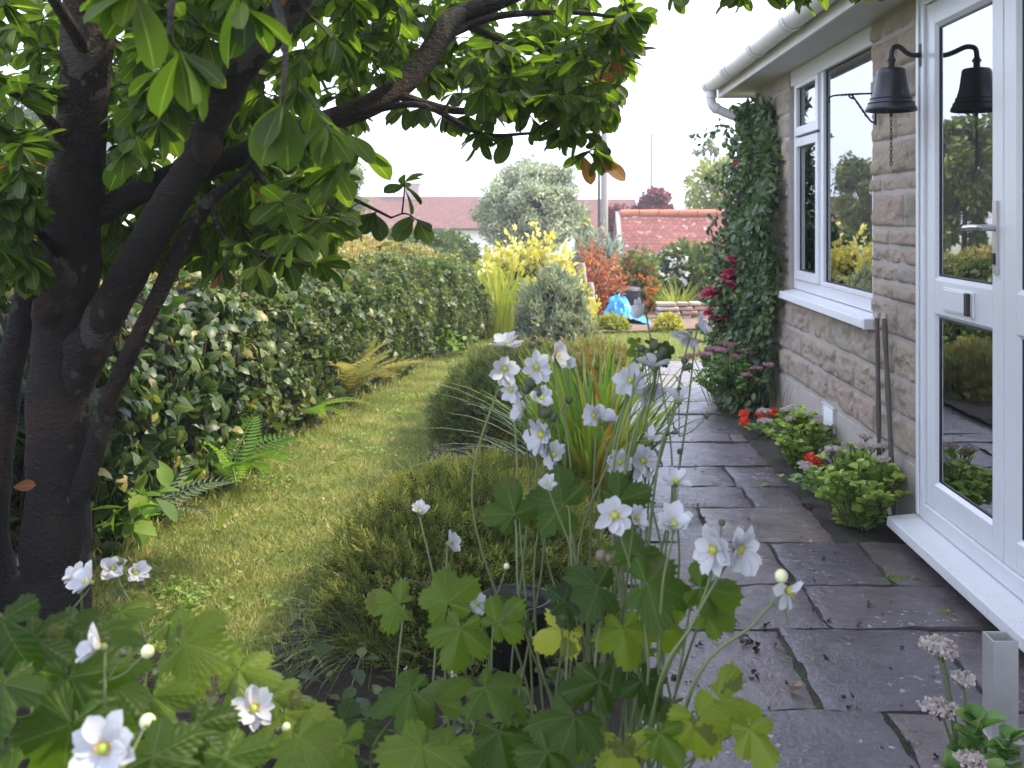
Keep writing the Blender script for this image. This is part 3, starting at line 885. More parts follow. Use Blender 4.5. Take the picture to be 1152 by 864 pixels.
# two garden canes against the wall, joined at the top; metal post
for (xa, ya, xb, yb_, zt, lab) in ((1.362, 4.238, 1.364, 4.285, .822, 'grey wooden cane leaning on wall, left one nearer the window sill'), (1.36, 4.05, 1.364, 4.193, .828, 'grey wooden cane leaning on wall, right one nearer the door')):
    t = thing('garden_cane', lab, 'cane', (xa, ya, 0), 'canes leaning on the stone wall')
    mb = MB(); k = np.linspace(0, 1, 14)[:, None]
    p = A(xa, ya, -.02) * (1 - k) + A(xb, yb_, zt) * k
    rr = .0105 + .0016 * rng.normal(size=14)
    tube(mb, p, rr, 8); mb.build('shaft', M['cane'], t)
    mb = MB(); tube(mb, [(xb, yb_, zt - .01), (xb + .003, yb_, zt + .012)], .0125, 8); mb.build('tip', M['galv'], t)
p0 = A(1.07, 2.44, 0)
post = thing('metal_post', 'short hollow square grey metal post standing on path by door sill', 'post', p0)
mb = MB(); x, y, w, hh = p0[0], p0[1], .03, .242
sq = lambda r_, z_: [(x - r_, y - r_, z_), (x + r_, y - r_, z_), (x + r_, y + r_, z_), (x - r_, y + r_, z_)]
V = sq(w, -.02) + sq(w, hh) + sq(w - .005, hh) + sq(w - .005, .0)
mb.add(V, [(i + 4 * k, (i + 1) % 4 + 4 * k, (i + 1) % 4 + 4 * k + 4, i + 4 * k + 4) for k in range(3) for i in range(4)], None, 0, False)
mb.build('tube', M['galv'], post)
mb = MB(); box(mb, x - .042, x + .042, y - .042, y + .042, .0, .006); mb.build('foot_plate', M['galv'], post)

# ------------------------------------------------------------------ bucket pot
pc = A(-.095, 2.72, 0)
pot = thing('plant_pot', 'black plastic pot half hidden behind white anemone leaves', 'pot', pc)
mb = MB(); lathe(mb, [(0, .0), (.072, 0), (.088, .2), (.094, .2), (.096, .226), (.089, .228), (.084, .2), (.08, .17), (0, .165)], pc, 36); mb.build('pot_body', M['pot'], pot)
mb = MB(); tube(mb, [(pc[0] + .0935 * math.cos(t), pc[1] + .0935 * math.sin(t), .2275) for t in np.linspace(0, 6.2832, 40)], .0045, 6, cap=False); mb.build('rim', M['pot'], pot)
mb = MB(); k = np.linspace(0, 6.28, 20, endpoint=False); V = [(pc[0], pc[1], .19)] + [(pc[0] + .083 * math.cos(t), pc[1] + .083 * math.sin(t), .178) for t in k]
mb.add(V, [(0, i + 1, (i + 1) % 20 + 1) for i in range(20)]); mb.build('compost', M['soil'], pot)

# ------------------------------------------------------------------ lawn blades
def lawn_edge_r(y):
    return np.interp(y, [2.6, 3.1, 4.5, 5.8, 7, 8, 9.2], [-.72, -.72, -.62, -.58, -.66, -.68, -.62])


def lawn_edge_l(y):
    return np.interp(y, [2.6, 3.0, 4.0, 5.8, 7, 8.7, 9.4], [-1.75, -1.72, -1.6, -1.43, -1.28, -1.05, -1.0])


T_GRASS = (A((-.06, 0, 0), (.06, 0, 0), (.04, .6, .08), (0, 1, .28)).reshape(4, 3), np.array([[0, 1, 2, 3]]), A((-1, 0, 0), (1, 0, 0), (1, .6, 0), (0, 1, 0)).reshape(4, 3))
mb = MB()
n = 120000
y = 2.6 + 6.6 * rng.random(n) ** 1.35
l, r = lawn_edge_l(y) - .06, lawn_edge_r(y) + .08
x = l + (r - l) * rng.random(n)
pt = np.stack([x, y, np.full(n, -.012)], 1)
cl = np.array([mnoise.noise(Vector((a * 5, b * 5, 0))) for a, b in zip(x, y)])
d = unit(rng.normal(size=(n, 3)) * A(1, 1, .25) * .8 + A(0, 0, .75))
scatter(mb, T_GRASS, pt, d, runit(n), rng.uniform(.018, .04, n) * (1 + .35 * cl), np.clip(.45 + .5 * cl + .22 * rng.normal(size=n), 0, 1))
n = 22000                                   # the far lawn and rough edges
x = rng.uniform(-.9, 2.6, n); y = 8.75 + 2.3 * rng.random(n)
scatter(mb, T_GRASS, np.stack([x, y, np.full(n, -.012)], 1), unit(rng.normal(size=(n, 3)) * .5 + UP), runit(n), rng.uniform(.025, .05, n), np.clip(rng.normal(.35, .2, n), 0, 1))
n = 2600
y = rng.uniform(2.75, 9, n); s = rng.random(n) < .5
x = np.where(s, lawn_edge_l(y) + .02, lawn_edge_r(y)) + rng.normal(0, .04, n)
scatter(mb, T_GRASS, np.stack([x, y, np.full(n, -.01)], 1), unit(rng.normal(size=(n, 3)) * .6 + UP), runit(n), rng.uniform(.04, .09, n), rng.random(n))
kind(mb.build('lawn_grass', M['blade']), 'stuff', 'short yellowish green lawn grass between hedge and shrub border')
mb = MB()
n = 70
y = rng.uniform(2.8, 7, n); x = lawn_edge_l(y) + .05 + .9 * rng.random(n) ** 2 * (lawn_edge_r(y) - lawn_edge_l(y))
scatter(mb, T_OVATE, np.stack([x, y, np.full(n, .018)], 1), runit(n) * A(1, 1, .2), unit(runit(n) * .5 + UP), rng.uniform(.015, .035, n))
n = 900
cxy = np.stack([rng.uniform(-1.6, -.7, 16), rng.uniform(2.9, 7, 16)], 1)[rng.integers(0, 16, n)] + rng.normal(0, .07, (n, 2))
k = (cxy[:, 0] > lawn_edge_l(cxy[:, 1])) & (cxy[:, 0] < lawn_edge_r(cxy[:, 1])); cxy = cxy[k]; n = len(cxy)
cm = MB(); scatter(cm, T_ROUND, np.column_stack([cxy, rng.uniform(.012, .026, n)]), runit(n) * A(1, 1, .2), unit(UP + .4 * runit(n)), rng.uniform(.01, .022, n))
kind(cm.build('clover', M['fern']), 'stuff', 'small patches of clover in the lawn')
kind(mb.build('fallen_leaves', M['deadleaf']), 'stuff', 'small dead leaves lying in the lawn')

# ------------------------------------------------------------------ hedge
hy = np.linspace(1.2, 10.2, 76)
prof_n = 22


def hedge_pt(y, q):
    """q 0..1 runs up the front face and back over the top"""
    fx = np.interp(y, [1.2, 3, 4, 5.8, 7, 8.7, 9.5, 10.2], [-1.8, -1.74, -1.66, -1.5, -1.35, -1.05, -.8, -.68])
    top = np.interp(y, [1.2, 4, 6, 8, 9, 9.8, 10.2], [.95, .94, .92, .9, .88, .85, .6]) + .03 * np.sin(y * 3.1)
    q = np.asarray(q)
    up = np.clip(q / .55, 0, 1)
    z_ = top * np.where(q < .55, up ** .9, 1 + .14 * np.clip((q - .55) / .3, 0, 1) - .0 * q)
    back = np.clip((q - .5) / .5, 0, 1)
    x_ = fx + .07 * np.sin(up * math.pi) - .1 * up ** 3 - back * 1.0
    return np.stack([x_, y + 0 * x_, z_], -1)


hedge = thing('ivy_hedge', 'long hedge overgrown with dark ivy along the left of the lawn, tan clipped top', 'hedge', (-2.0, 5, 0))
YY, QQ = np.meshgrid(hy, np.linspace(0, 1, prof_n), indexing='ij')
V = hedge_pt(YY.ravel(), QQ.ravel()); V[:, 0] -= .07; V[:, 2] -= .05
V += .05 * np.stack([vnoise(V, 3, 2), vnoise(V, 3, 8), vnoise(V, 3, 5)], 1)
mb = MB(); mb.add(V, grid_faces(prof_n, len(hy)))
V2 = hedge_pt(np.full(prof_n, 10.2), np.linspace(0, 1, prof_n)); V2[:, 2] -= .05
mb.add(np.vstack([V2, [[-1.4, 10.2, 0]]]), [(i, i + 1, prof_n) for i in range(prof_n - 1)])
hcore = mb


def hedge_scatter(n, q0, q1, y0, y1, out, dirdown):
    y = y0 + (y1 - y0) * rng.random(n); q = q0 + (q1 - q0) * rng.random(n)
    p = hedge_pt(y, q); e = 1e-3
    tq = hedge_pt(y, np.clip(q + e, 0, 1.01)) - p; ty = hedge_pt(y + e, q) - p
    nr = unit(np.cross(ty, tq)); nr[nr[:, 0] + nr[:, 2] < 0] *= -1
    lump = vnoise(p, 4.5, 3, 2)
    p = p + nr * (out * lump[:, None] + rng.uniform(-.05, .035, (n, 1)))
    d = unit(rng.normal(size=(n, 3)) * .8 + A(.1, 0, -dirdown) + nr * .25)
    return p, d, unit(nr + .75 * runit(n)), lump, y, q


mb = MB()
p, d, nr, lp_, y, q = hedge_scatter(11500, .0, .62, 1.3, 10., .1, .7)
keep = rng.random(len(p)) < np.interp(y, [1.3, 6, 8, 9.4], [1, .95, .6, .4]) * np.where(q > .5, .45, 1)
p, d, nr, lp_ = p[keep], d[keep], nr[keep], lp_[keep]
scatter(mb, T_IVY, p, d, nr, rng.uniform(.036, .078, len(p)), np.clip(.4 + .35 * rng.normal(size=len(p)) * .9 + .3 * lp_, 0, 1))
mb.build('ivy', M['ivy'], hedge)
mb = MB()
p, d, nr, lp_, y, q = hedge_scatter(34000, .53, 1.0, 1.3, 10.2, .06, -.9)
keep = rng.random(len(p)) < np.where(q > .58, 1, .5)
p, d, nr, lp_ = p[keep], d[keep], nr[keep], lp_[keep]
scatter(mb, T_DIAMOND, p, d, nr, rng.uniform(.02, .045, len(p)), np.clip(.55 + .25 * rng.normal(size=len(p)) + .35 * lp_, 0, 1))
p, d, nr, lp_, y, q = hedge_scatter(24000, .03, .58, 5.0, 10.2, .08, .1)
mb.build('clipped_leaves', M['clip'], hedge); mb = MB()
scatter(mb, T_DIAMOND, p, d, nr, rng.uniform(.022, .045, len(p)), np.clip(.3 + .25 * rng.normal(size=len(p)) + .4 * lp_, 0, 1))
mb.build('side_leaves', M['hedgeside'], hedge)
mb = MB()
for i in range(45):
    y = random.uniform(2.6, 6.5); p0 = hedge_pt(y, random.uniform(.0, .12)); p1 = hedge_pt(y + random.uniform(-.25, .25), random.uniform(.2, .4))
    tube(hcore, spline([p0 + A(.02, 0, 0), (p0 + p1) / 2 + runit(1)[0] * .05, p1 + A(.03, 0, 0)], 4), .004, 4, 1)
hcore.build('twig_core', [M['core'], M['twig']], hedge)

# ------------------------------------------------------------------ plant generators
def mound(name, label, cat, c, rx, ry, h, n, tm, mat, size, group=None, core=True, lump=.12, upb=.6, lf=4.0, seed=0, tint=.5, colmat=None):
    c = np.asarray(c, float)
    t = thing(name, label, cat, c, group)
    v = runit(n); v[:, 2] = np.abs(v[:, 2])
    rad = 1 + lump * vnoise(v, lf, seed + 1, 3) * 2.2
    sh = 1 - .28 * rng.random(n) ** 2
    p = c + v * A(rx, ry, h) * (rad * sh)[:, None]
    nr = unit(v / A(rx, ry, h))
    d = unit(nr + upb * UP + .6 * rng.normal(size=(n, 3)))
    mb = MB()
    scatter(mb, tm, p, d, unit(nr + .8 * runit(n)), rng.uniform(.6, 1.25, n) * size, np.clip(tint + .22 * rng.normal(size=n) + .9 * (rad - 1), 0, 1))
    mb.build('foliage', mat, t)
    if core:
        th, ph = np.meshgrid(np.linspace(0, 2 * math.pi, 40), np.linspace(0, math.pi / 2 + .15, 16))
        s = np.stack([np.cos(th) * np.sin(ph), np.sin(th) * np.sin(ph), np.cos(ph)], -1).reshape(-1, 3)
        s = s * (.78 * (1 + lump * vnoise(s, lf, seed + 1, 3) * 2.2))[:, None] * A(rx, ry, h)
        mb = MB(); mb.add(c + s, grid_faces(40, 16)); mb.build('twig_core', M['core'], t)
    return t


def blades(name, label, cat, c, n, L, spread, droop, w, mat, bias=(0, 0), group=None, base=.05, tint=.4, seeds=None):
    c = np.asarray(c, float); t = thing(name, label, cat, c, group)
    mb = MB()
    a = rng.uniform(0, 2 * math.pi, n); lean = spread * rng.random(n) ** .7
    hd_ = np.stack([np.cos(a), np.sin(a), 0 * a], 1) + np.array([*bias, 0])
    d = unit(hd_ * lean[:, None] + UP)
    p = c + hd_ * base * rng.random((n, 1)); p[:, 2] = c[2] - .01
    for k, dr in enumerate((droop * .5, droop, droop * 1.6)):
        s = slice(k, None, 3)
        nr = unit(-hd_ + 2 * UP * .5 + .15 * rng.normal(size=(n, 3)))
        scatter(mb, t_blade(7, w, dr), p[s], d[s], unit(np.cross(np.cross(d, UP), d) + .1)[s] + .15 * rng.normal(size=(len(p[s]), 3)), rng.uniform(.55, 1.1, len(p[s])) * L, np.clip(rng.normal(tint, .28, len(p[s])), 0, 1))
    mb.build('foliage', mat, t)
    return t


def fern(label, c, n, L, mat, bias=(0, 0), spread=1.0, group='ferns along the foot of the hedge'):
    c = np.asarray(c, float); t = thing('fern', label, 'fern', c, group)
    mb = MB(); a = np.linspace(0, 2 * math.pi, n, endpoint=False) + rng.normal(0, .25, n)
    hd_ = np.stack([np.cos(a), np.sin(a), 0 * a], 1) + np.array([*bias, 0])
    d = unit(hd_ * spread * rng.uniform(.6, 1.2, (n, 1)) + UP * .8)
    scatter(mb, t_frond(), np.repeat(c[None], n, 0), d, unit(UP * 1.2 - hd_ * .3 + .2 * rng.normal(size=(n, 3))), rng.uniform(.7, 1.1, n) * L, None, 0, 1, False)
    mb.build('frond', mat, t)
    return t


# shrub border between lawn and path
mound('golden_conifer', 'low spreading golden green conifer in front of the black pot beside lawn', 'conifer', (-.27, 3.3, 0), .45, .54, .36, 15000, T_SPRIG, M['gold'], .045, lump=.13, seed=3, upb=.5)
mound('golden_conifer', 'pale golden conifer mound at the lawn edge left of strap leaf clump', 'conifer', (-.26, 4.2, 0), .42, .42, .2, 9000, T_SPRIG, M['gold'], .045, lump=.12, seed=7, tint=.75)
mound('heath_shrub', 'rounded green heath shrub beside the lawn behind pale grass blades', 'shrub', (-.3, 5.75, 0), .36, .45, .44, 9000, T_SPRIG, M['heath'], .048, lump=.12, seed=12)
mound('heath_shrub', 'brownish green heath shrub behind the white flowers, before feathery bush', 'shrub', (-.12, 7.1, 0), .4, .45, .3, 6000, T_SPRIG, M['heath'], .065, lump=.12, seed=15, tint=.7)
mound('heath_shrub', 'small rusty heath shrub at far end of border beside path', 'shrub', (.3, 7.9, 0), .34, .4, .22, 4200, T_SPRIG, M['heath'], .065, lump=.13, seed=18, tint=.75)
blades('strap_leaf_clump', 'tall upright strap leaf clump, green with orange blades, beside path', 'plant', (.16, 4.55, 0), 330, .74, .62, .28, .019, M['iris'], (0.05, 0), base=.16, tint=.45)
blades('strap_leaf_clump', 'arching pale green strap leaf clump drooping left over golden conifer', 'plant', (.02, 4.7, 0), 170, .5, 1.0, .6, .02, M['palegrass'], (-.6, -.2), base=.12, tint=.35)
blades('grass_tuft', 'fine pale grass tuft arching at lawn edge left of golden conifer', 'grass tuft', (-.52, 2.9, 0), 200, .28, 1.1, .8, .0032, M['palegrass'], (-.2, -.2), base=.06, tint=.35)
mound('feathery_bush', 'grey green feathery bush in front of yellow shrub', 'shrub', (.02, 9.3, 0), .34, .4, .64, 11000, T_LANCE, M['greyfeather'], .06, core=True, lump=.2, upb=1.2, seed=22)

# hedge foot plants
fern('bright green fern at hedge foot, nearest the pale yellowing fern', onground(335, 480) + A(.0, 0, .04), 14, .36, M['fern'], (.35, -.2))
fern('bright green fern at hedge foot, between grey fern and other green fern', onground(265, 545) + A(-.02, 0, .05), 13, .34, M['fern'], (.4, -.25))
fern('silvery grey fern arching from the hedge foot onto the lawn', onground(190, 580) + A(-.08, 0, 0), 9, .34, M['fern_grey'], (.5, -.25), 1.2)
fern('yellowing upright fern against the ivy hedge beside the far lawn', onground(385, 455) + A(-.02, 0, .02), 17, .55, M['fern_tan'], (.15, -.1), .65)
fern('small tan fern at hedge foot beyond the yellowing one', onground(440, 432) + A(-.08, 0, 0), 10, .4, M['fern_tan'], (.15, -.1), .7)
for (px, py, n, L, lab) in ((125, 610, 120, .1, 'broad leaved green plant at hedge foot just right of the tree trunk'), (160, 560, 80, .1, 'leafy green plant under the ivy left of the grey fern'), (500, 400, 90, .09, 'light green leafy plant at the far end of the hedge foot')):
    c = onground(px, py); t = thing('leafy_plant', lab, 'plant', c, 'leafy plants at the hedge foot')
    p = c + rng.normal(size=(n, 3)) * A(.12, .12, 0) + UP * rng.uniform(.02, .22, (n, 1))
    mb = MB(); scatter(mb, T_OVATE, p, unit(rng.normal(size=(n, 3)) + UP * .3), unit(UP + .5 * runit(n)), rng.uniform(.6, 1.2, n) * L); mb.build('foliage', M['fern'], t)
    mb = MB()
    for i in range(0, n, 4):
        tube(mb, [c + A(*rng.normal(0, .03, 2), 0), (c + p[i]) / 2, p[i]], .002, 4)
    mb.build('stem', M['stemg'], t)
blades('grass_tuft', 'tall rough green grass tuft at the lawn edge near front anemones', 'grass tuft', (-.74, 2.86, 0), 150, .16, .9, .5, .0026, M['fern'], base=.14, tint=.2)

# ------------------------------------------------------------------ sedums and flowers along the wall
def sedum(label, c, rx, ry, h, n, leafmat_, headmat, heads, leafsize=.042, hs=.05):
    c = np.asarray(c, float); t = thing('sedum', label, 'plant', c, 'sedum plants along the house wall')
    st, fo = MB(), MB()
    for i in range(n):
        a = random.uniform(0, 6.28); q = math.sqrt(random.random())
        v = A(math.cos(a) * q, math.sin(a) * q, 0)
        top = c + A(v[0] * rx, v[1] * ry, h * (1 - .5 * q ** 2.2) * random.uniform(.8, 1.05)); b = c + v * A(rx, ry, 0) * .35
        pts = spline([b, b * .45 + top * .55 + UP * .02 - v * .02, top], 5); tube(st, pts, .0035, 5)
        m_ = 15; k = rng.random(m_) ** .6 * (len(pts) - 1); pp = pts[k.astype(int)]
        aa = rng.uniform(0, 6.28, m_); d = np.stack([np.cos(aa), np.sin(aa), rng.uniform(.1, .9, m_)], 1)
        scatter(fo, T_ROUND, pp, d, unit(UP + .4 * runit(m_)), rng.uniform(.7, 1.15, m_) * leafsize)
        scatter(fo, T_ROUND, top[None].repeat(5, 0), runit(5) * A(1, 1, .3) + A(0, 0, .6), UP + .3 * runit(5), leafsize * .7)
    st.build('stem', M['stemg'], t); fo.build('foliage', leafmat_, t)
    for (hx_, hy_, hz, s) in heads:
        hb = MB(); o = c + A(hx_, hy_, hz); m_ = 130
        a = rng.uniform(0, 6.28, m_); q = np.sqrt(rng.random(m_))
        p = o + np.stack([np.cos(a) * q * s, np.sin(a) * q * s, (.13 * s) * (1 - q ** 2) + rng.normal(0, .002, m_)], 1)
        for sgn in range(2):
            scatter(hb, T_ROUND, p - UP * .004, unit(runit(m_) + UP * .4), runit(m_), rng.uniform(.006, .011, m_))
        fh = hb.build('flower_head', headmat, t)
        sb = MB(); b = c + A(hx_, hy_, 0) * .5
        tube(sb, spline([b, (b + o) / 2 + A(0, 0, .02), o], 5), .003, 5)
        for k in range(9):
            tube(sb, [o - UP * .03, p[k] - UP * .003], .0012, 4)
        sb.build('flower_stalk', M['stemg'], fh)
    return t


def rheads(n, rx, ry, h, s, seed, front=0):
    r = random.Random(seed); o = []
    for i in range(n):
        a = r.uniform(0, 6.28); q = r.uniform(.25, 1.0)
        o.append((math.cos(a) * rx * q, math.sin(a) * ry * q, h * (1.08 - .33 * q) + r.uniform(-.02, .03), s * r.uniform(.7, 1.15)))
    return o


sedum('large pale green sedum next to the white door, with greyish flower heads', (1.235, 4.12, 0), .19, .25, .31, 52, M['sedum'], M['sedum_head'],
      rheads(10, .17, .22, .33, .03, 1) + [(-.17, .12, .2, .034), (-.16, .22, .19, .028)], .046)
sedum('bright green sedum below the air vent, middle of the wall bed', (1.245, 5.1, 0), .17, .24, .27, 44, M['sedum'], M['sedum_head'],
      rheads(5, .12, .16, .28, .032, 2) + [(-.16, .1, .2, .04), (-.13, .26, .22, .035)], .046)
sedum('tall sedum topped with pink flower heads by the dark climber', (1.16, 6.55, 0), .26, .32, .36, 60, M['sedum_far'], M['sedum_pink'],
      [(-.2 + .11 * (i % 5) * .9, -.2 + .09 * (i // 2), .38 + .03 * math.sin(i * 2.1), .042) for i in range(14)] + [(-.27, .2, .3, .05), (-.24, .1, .33, .045), (.1, -.25, .3, .035), (.17, -.3, .33, .035), (.03, -.3, .27, .03)], .04)
t = sedum('straggly sedum with flat pinkish heads beside the metal post', (.915, 2.12, -.01), .08, .1, .2, 9, M['sedum_far'], M['sedum_head'],
      [(-.07, .12, .32, .036), (-.08, .08, .2, .04), (-.035, .07, .27, .022), (-.07, -.06, .165, .03), (-.055, .13, .30, .03)], .055)


def red_cluster(label, c, n, s=.018):
    c = np.asarray(c, float); t = thing('red_geranium', label, 'flower', c, 'red geraniums in the wall bed')
    mb = MB(); fo = MB(); st = MB()
    for i in range(n):
        o = c + A(*rng.normal(0, .05, 2), random.uniform(.08, .15)); m_ = 60
        scatter(mb, T_ROUND, o + runit(m_) * .022, unit(runit(m_) + UP * .6), runit(m_), s * rng.uniform(.6, 1, m_)); tube(st, [c, (c + o) / 2 + A(.01, 0, 0), o], .002, 4)
    m_ = 26; scatter(fo, T_ROUND, c + rng.normal(size=(m_, 3)) * A(.06, .06, .01) + UP * .05, unit(runit(m_) * A(1, 1, .3)), UP + .4 * runit(m_), .045)
    st.build('stem', M['stemg'], t); fo.build('foliage', M['sedum_far'], t); mb.build('blossom', M['red'], t)


red_cluster('red geranium flowers between the pink sedum and middle sedum', (1.155, 5.78, 0), 5, .02)
red_cluster('small red geranium between the two nearest pale sedums', (1.13, 4.62, 0), 2)
blades('thin_weed', 'thin dry stalks standing against the wall behind pink sedum', 'plant', (1.33, 6.05, 0), 26, .38, .25, .1, .004, M['heath'], base=.07)
c = onground(1063, 692); t = thing('path_weed', 'tiny bright green weed in slab joint near door sill', 'weed', c); mb = MB()
scatter(mb, T_LANCE, c + runit(16) * A(.012, .012, 0), unit(runit(16) * A(1, 1, .3) + UP * .5), UP + .3 * runit(16), .03); mb.build('foliage', M['lime'], t)
c = onground(1000, 652); t = thing('path_weed', 'low mossy green weed along slab joint left of door sill', 'weed', c); mb = MB()
scatter(mb, T_LANCE, c + rng.normal(size=(60, 3)) * A(.07, .014, 0), unit(runit(60) + UP * .6), UP + .3 * runit(60), .018); mb.build('foliage', M['fern'], t)
c = onground(889, 778) + UP * .004; t = thing('fallen_leaf', 'curled pale dead leaf lying on the slab', 'leaf', c); mb = MB()
scatter(mb, t_leaf(.3, 6, 1, .5, -.4), [c], [unit(A(.5, -.8, .2))], [A(0, -.4, 1)], [.055], [.9]); mb.build('leaf_blade', M['deadleaf'], t)

# climber on the wall corner
cl = thing('wall_climber', 'dark green climber covering the far corner of the stone wall', 'climber', (1.33, 6.75, 0))
mb = MB(); n = 7500
y = rng.uniform(6.1, 7.2, n); zz = rng.random(n) ** .85 * 1.98
wd = (.2 - .07 * zz) + .05 * np.sin(zz * 7) + .03 * np.sin(zz * 17)
depth = rng.random(n) ** .5
edge = np.clip((7.25 - y) / .3, 0, 1) * np.clip((y - (6.12 + .14 * np.sin(zz * 4) + .1 * np.clip(zz - 1.0, 0, 1))) / .12, 0, 1)
lump = .6 + .9 * np.array([mnoise.noise(Vector((a * 4, b * 4, 1))) for a, b in zip(y, zz)])
x = WX - .03 - (wd * depth * np.clip(lump * 1.25 - .1, .1, 2.1) + .01) * np.sqrt(edge + .02)
k = edge > .04
p = np.stack([x, y, zz], 1)[k]; n = len(p)
zq = 1.75 * rng.random(2600) ** 1.2; p = np.vstack([p, A(WX - .02, 7.2, 0) + np.stack([(-.3 + .55 * rng.random(2600)) * (1 - .42 * zq), .02 + .16 * rng.random(2600), .15 + zq], 1)]); n = len(p)
scatter(mb, T_OVATE, p, unit(rng.normal(size=(n, 3)) * .7 + A(-.5, -.2, -.6)), unit(A(-1, -.5, .5) + .8 * runit(n)), rng.uniform(.035, .065, n), np.clip(rng.normal(.4, .25, n), 0, 1))
for i in range(70):
    q = A(WX - random.uniform(.1, .32), random.uniform(6.3, 7.3), .2 + 1.6 * random.random() ** 1.6); e = q + A(random.uniform(-.13, .02), random.uniform(-.12, .1), random.uniform(-.12, .14)); kk = rng.random((14, 1))
    scatter(mb, T_OVATE, q * (1 - kk) + e * kk + runit(14) * .02, unit(runit(14) + A(-.3, 0, -.5)), unit(A(-1, -.5, .5) + .8 * runit(14)), rng.uniform(.03, .055, 14), np.clip(rng.normal(.5, .25, 14), 0, 1))
mb.build('foliage', M['climber'], cl)
mb = MB()
for i in range(7):
    y0 = 6.4 + .12 * i
    tube(mb, spline([(1.36, y0, -.02), (1.38, y0 + .05 * math.sin(i), .6), (1.37, y0 + .1 * math.cos(i), 1.2), (1.36, y0 + .05, 1.8)], 6), .006, 5)
mb.build('stem', M['twig'], cl)

# rose bush in front of the climber
rb = thing('rose_bush', 'rose bush with deep pink blooms in front of dark climber', 'rose', (1.22, 7.25, 0))
st, fo = MB(), MB()
tips = [at(800, 352, 7.1), at(806, 325, 7.0), at(822, 308, 7.1), at(836, 296, 7.05), at(832, 186, 7.0), at(826, 240, 7.2), at(800, 258, 7.15), at(845, 250, 6.8), at(815, 215, 7.1), at(842, 160, 6.9), at(818, 345, 7.0), at(812, 372, 7.2), at(830, 200, 7.3), at(850, 330, 6.7)]
base = A(1.22, 7.25, 0)
for q in tips:
    pts = spline([base + A(*rng.normal(0, .03, 2), 0), base * .5 + q * .5 + A(.04, 0, .12), q], 8); tube(st, pts, .005, 5)
    for j in range(6, len(pts)):
        m_ = 5; scatter(fo, T_OVATE, pts[j] + runit(m_) * .03, unit(runit(m_) + A(-.2, 0, -.3)), unit(UP + A(-.5, -.5, 0) + .6 * runit(m_)), rng.uniform(.035, .06, m_))
st.build('stem', M['twig'], rb); fo.build('foliage', M['roseleaf'], rb)
for i, q in enumerate(tips[:5] + [tips[3] + A(-.05, 0, .03), tips[1] + A(.07, 0, .02), tips[0] + A(.05, 0, -.03), tips[2] + A(-.04, 0, -.06), tips[1] + A(-.05, 0, -.04)]):
    mb = MB(); r_ = .062 if i != 4 else .05
    for ring_, (m_, lift) in enumerate(((5, 1.6), (7, .9), (9, .35), (9, -.1))):
        a = np.linspace(0, 6.28, m_, endpoint=False) + ring_
        d = unit(np.stack([np.cos(a), np.sin(a), np.full(m_, lift)], 1)); 
        scatter(mb, T_ROUND, q + d * .006, d, unit(UP - d * .2), r_ * (.65 + .17 * ring_))
    mb.build('rose_bloom', M['rose'], rb)

# ------------------------------------------------------------------ far end of the garden
def gz0(x, y):
    return float(zg(x, y))


def bush(name, label, cat, px, Y, w, top, n, mat, tm=T_OVATE, size=.07, group=None, lump=.2, dy=None, flowers=None, seed=0, lf=3.5, upb=.5, z0=None, trunk=False, core=True):
    """crown of w pixels, its top at pixel row top, standing on the ground at depth Y"""
    z0 = gz0(0, Y) if z0 is None else z0
    zt = H - (top - CY) * Y / F
    rx = w * .5 * Y / F
    c = A((px - CX) * Y / F, Y, z0)
    t = mound(name, label, cat, c, rx, dy or rx * .9, zt - z0, n, tm, mat, size, group, lump=lump, seed=seed, lf=lf, upb=upb, core=core)
    if flowers:
        fm, fn, fs, fx0, fx1 = flowers
        v = runit(fn); v[:, 1] = -np.abs(v[:, 1]); v[:, 2] = np.abs(v[:, 2])
        cx = fx0 + (fx1 - fx0) * rng.random(fn); v[:, 0] = cx; v = v / np.maximum(1, np.linalg.norm(v, axis=1))[:, None]
        mb = MB(); p = c + v * A(rx, dy or rx * .9, zt - z0) * 1.05
        for k in range(5):
            scatter(mb, T_ROUND, p + runit(fn) * fs * .4, runit(fn), runit(fn), rng.uniform(.6, 1.1, fn) * fs)
        mb.build('blossom', fm, t)
    return t


bush('variegated_shrub', 'bright yellow variegated shrub beyond the hedge end, before the silver tree', 'shrub', 600, 11.2, 112, 287, 5200, M['yellow'], size=.075, seed=31, lump=.26)
bush('variegated_shrub', 'small yellow variegated shrub at foot of grey weathered posts', 'shrub', 642, 10.6, 34, 330, 900, M['yellow'], size=.06, seed=33)
blades('ornamental_grass', 'yellow green grass clump at the hedge end, left of feathery bush', 'grass', A((558 - CX) * 10.4 / F, 10.4, 0), 260, .85, .35, .25, .009, M['lime'], base=.25, tint=.5)
bush('lime_shrub', 'lime green shrub beside the hedge end below yellow shrub', 'shrub', 560, 11.8, 60, 288, 2200, M['lime'], size=.07, seed=36)
bush('blue_grey_shrub', 'blue grey leaved shrub at the foot of the thick grey pole', 'shrub', 672, 13.3, 62, 270, 2400, M['bluegrey'], T_LANCE, .11, seed=38, upb=1)
bush('rusty_shrub', 'rust red leaved shrub left of the blue sheet', 'shrub', 668, 12.4, 62, 288, 2400, M['rust'], size=.055, seed=41, lump=.28, core=False)
bush('orange_flowering_shrub', 'dark green shrub full of orange blooms above the blue sheet', 'shrub', 716, 13.0, 50, 290, 2200, M['shrub'], size=.065, seed=43, flowers=(M['orange'], 130, .055, -1, 1), lump=.25)
bush('flowering_hedge', 'long green bushy hedge dotted with white flowers below the red roof', 'hedge', 778, 14.2, 150, 279, 9000, M['shrub'], size=.07, seed=45, dy=.5, flowers=(M['whiteflower'], 70, .05, -.8, -.1), lump=.15, z0=-.1)
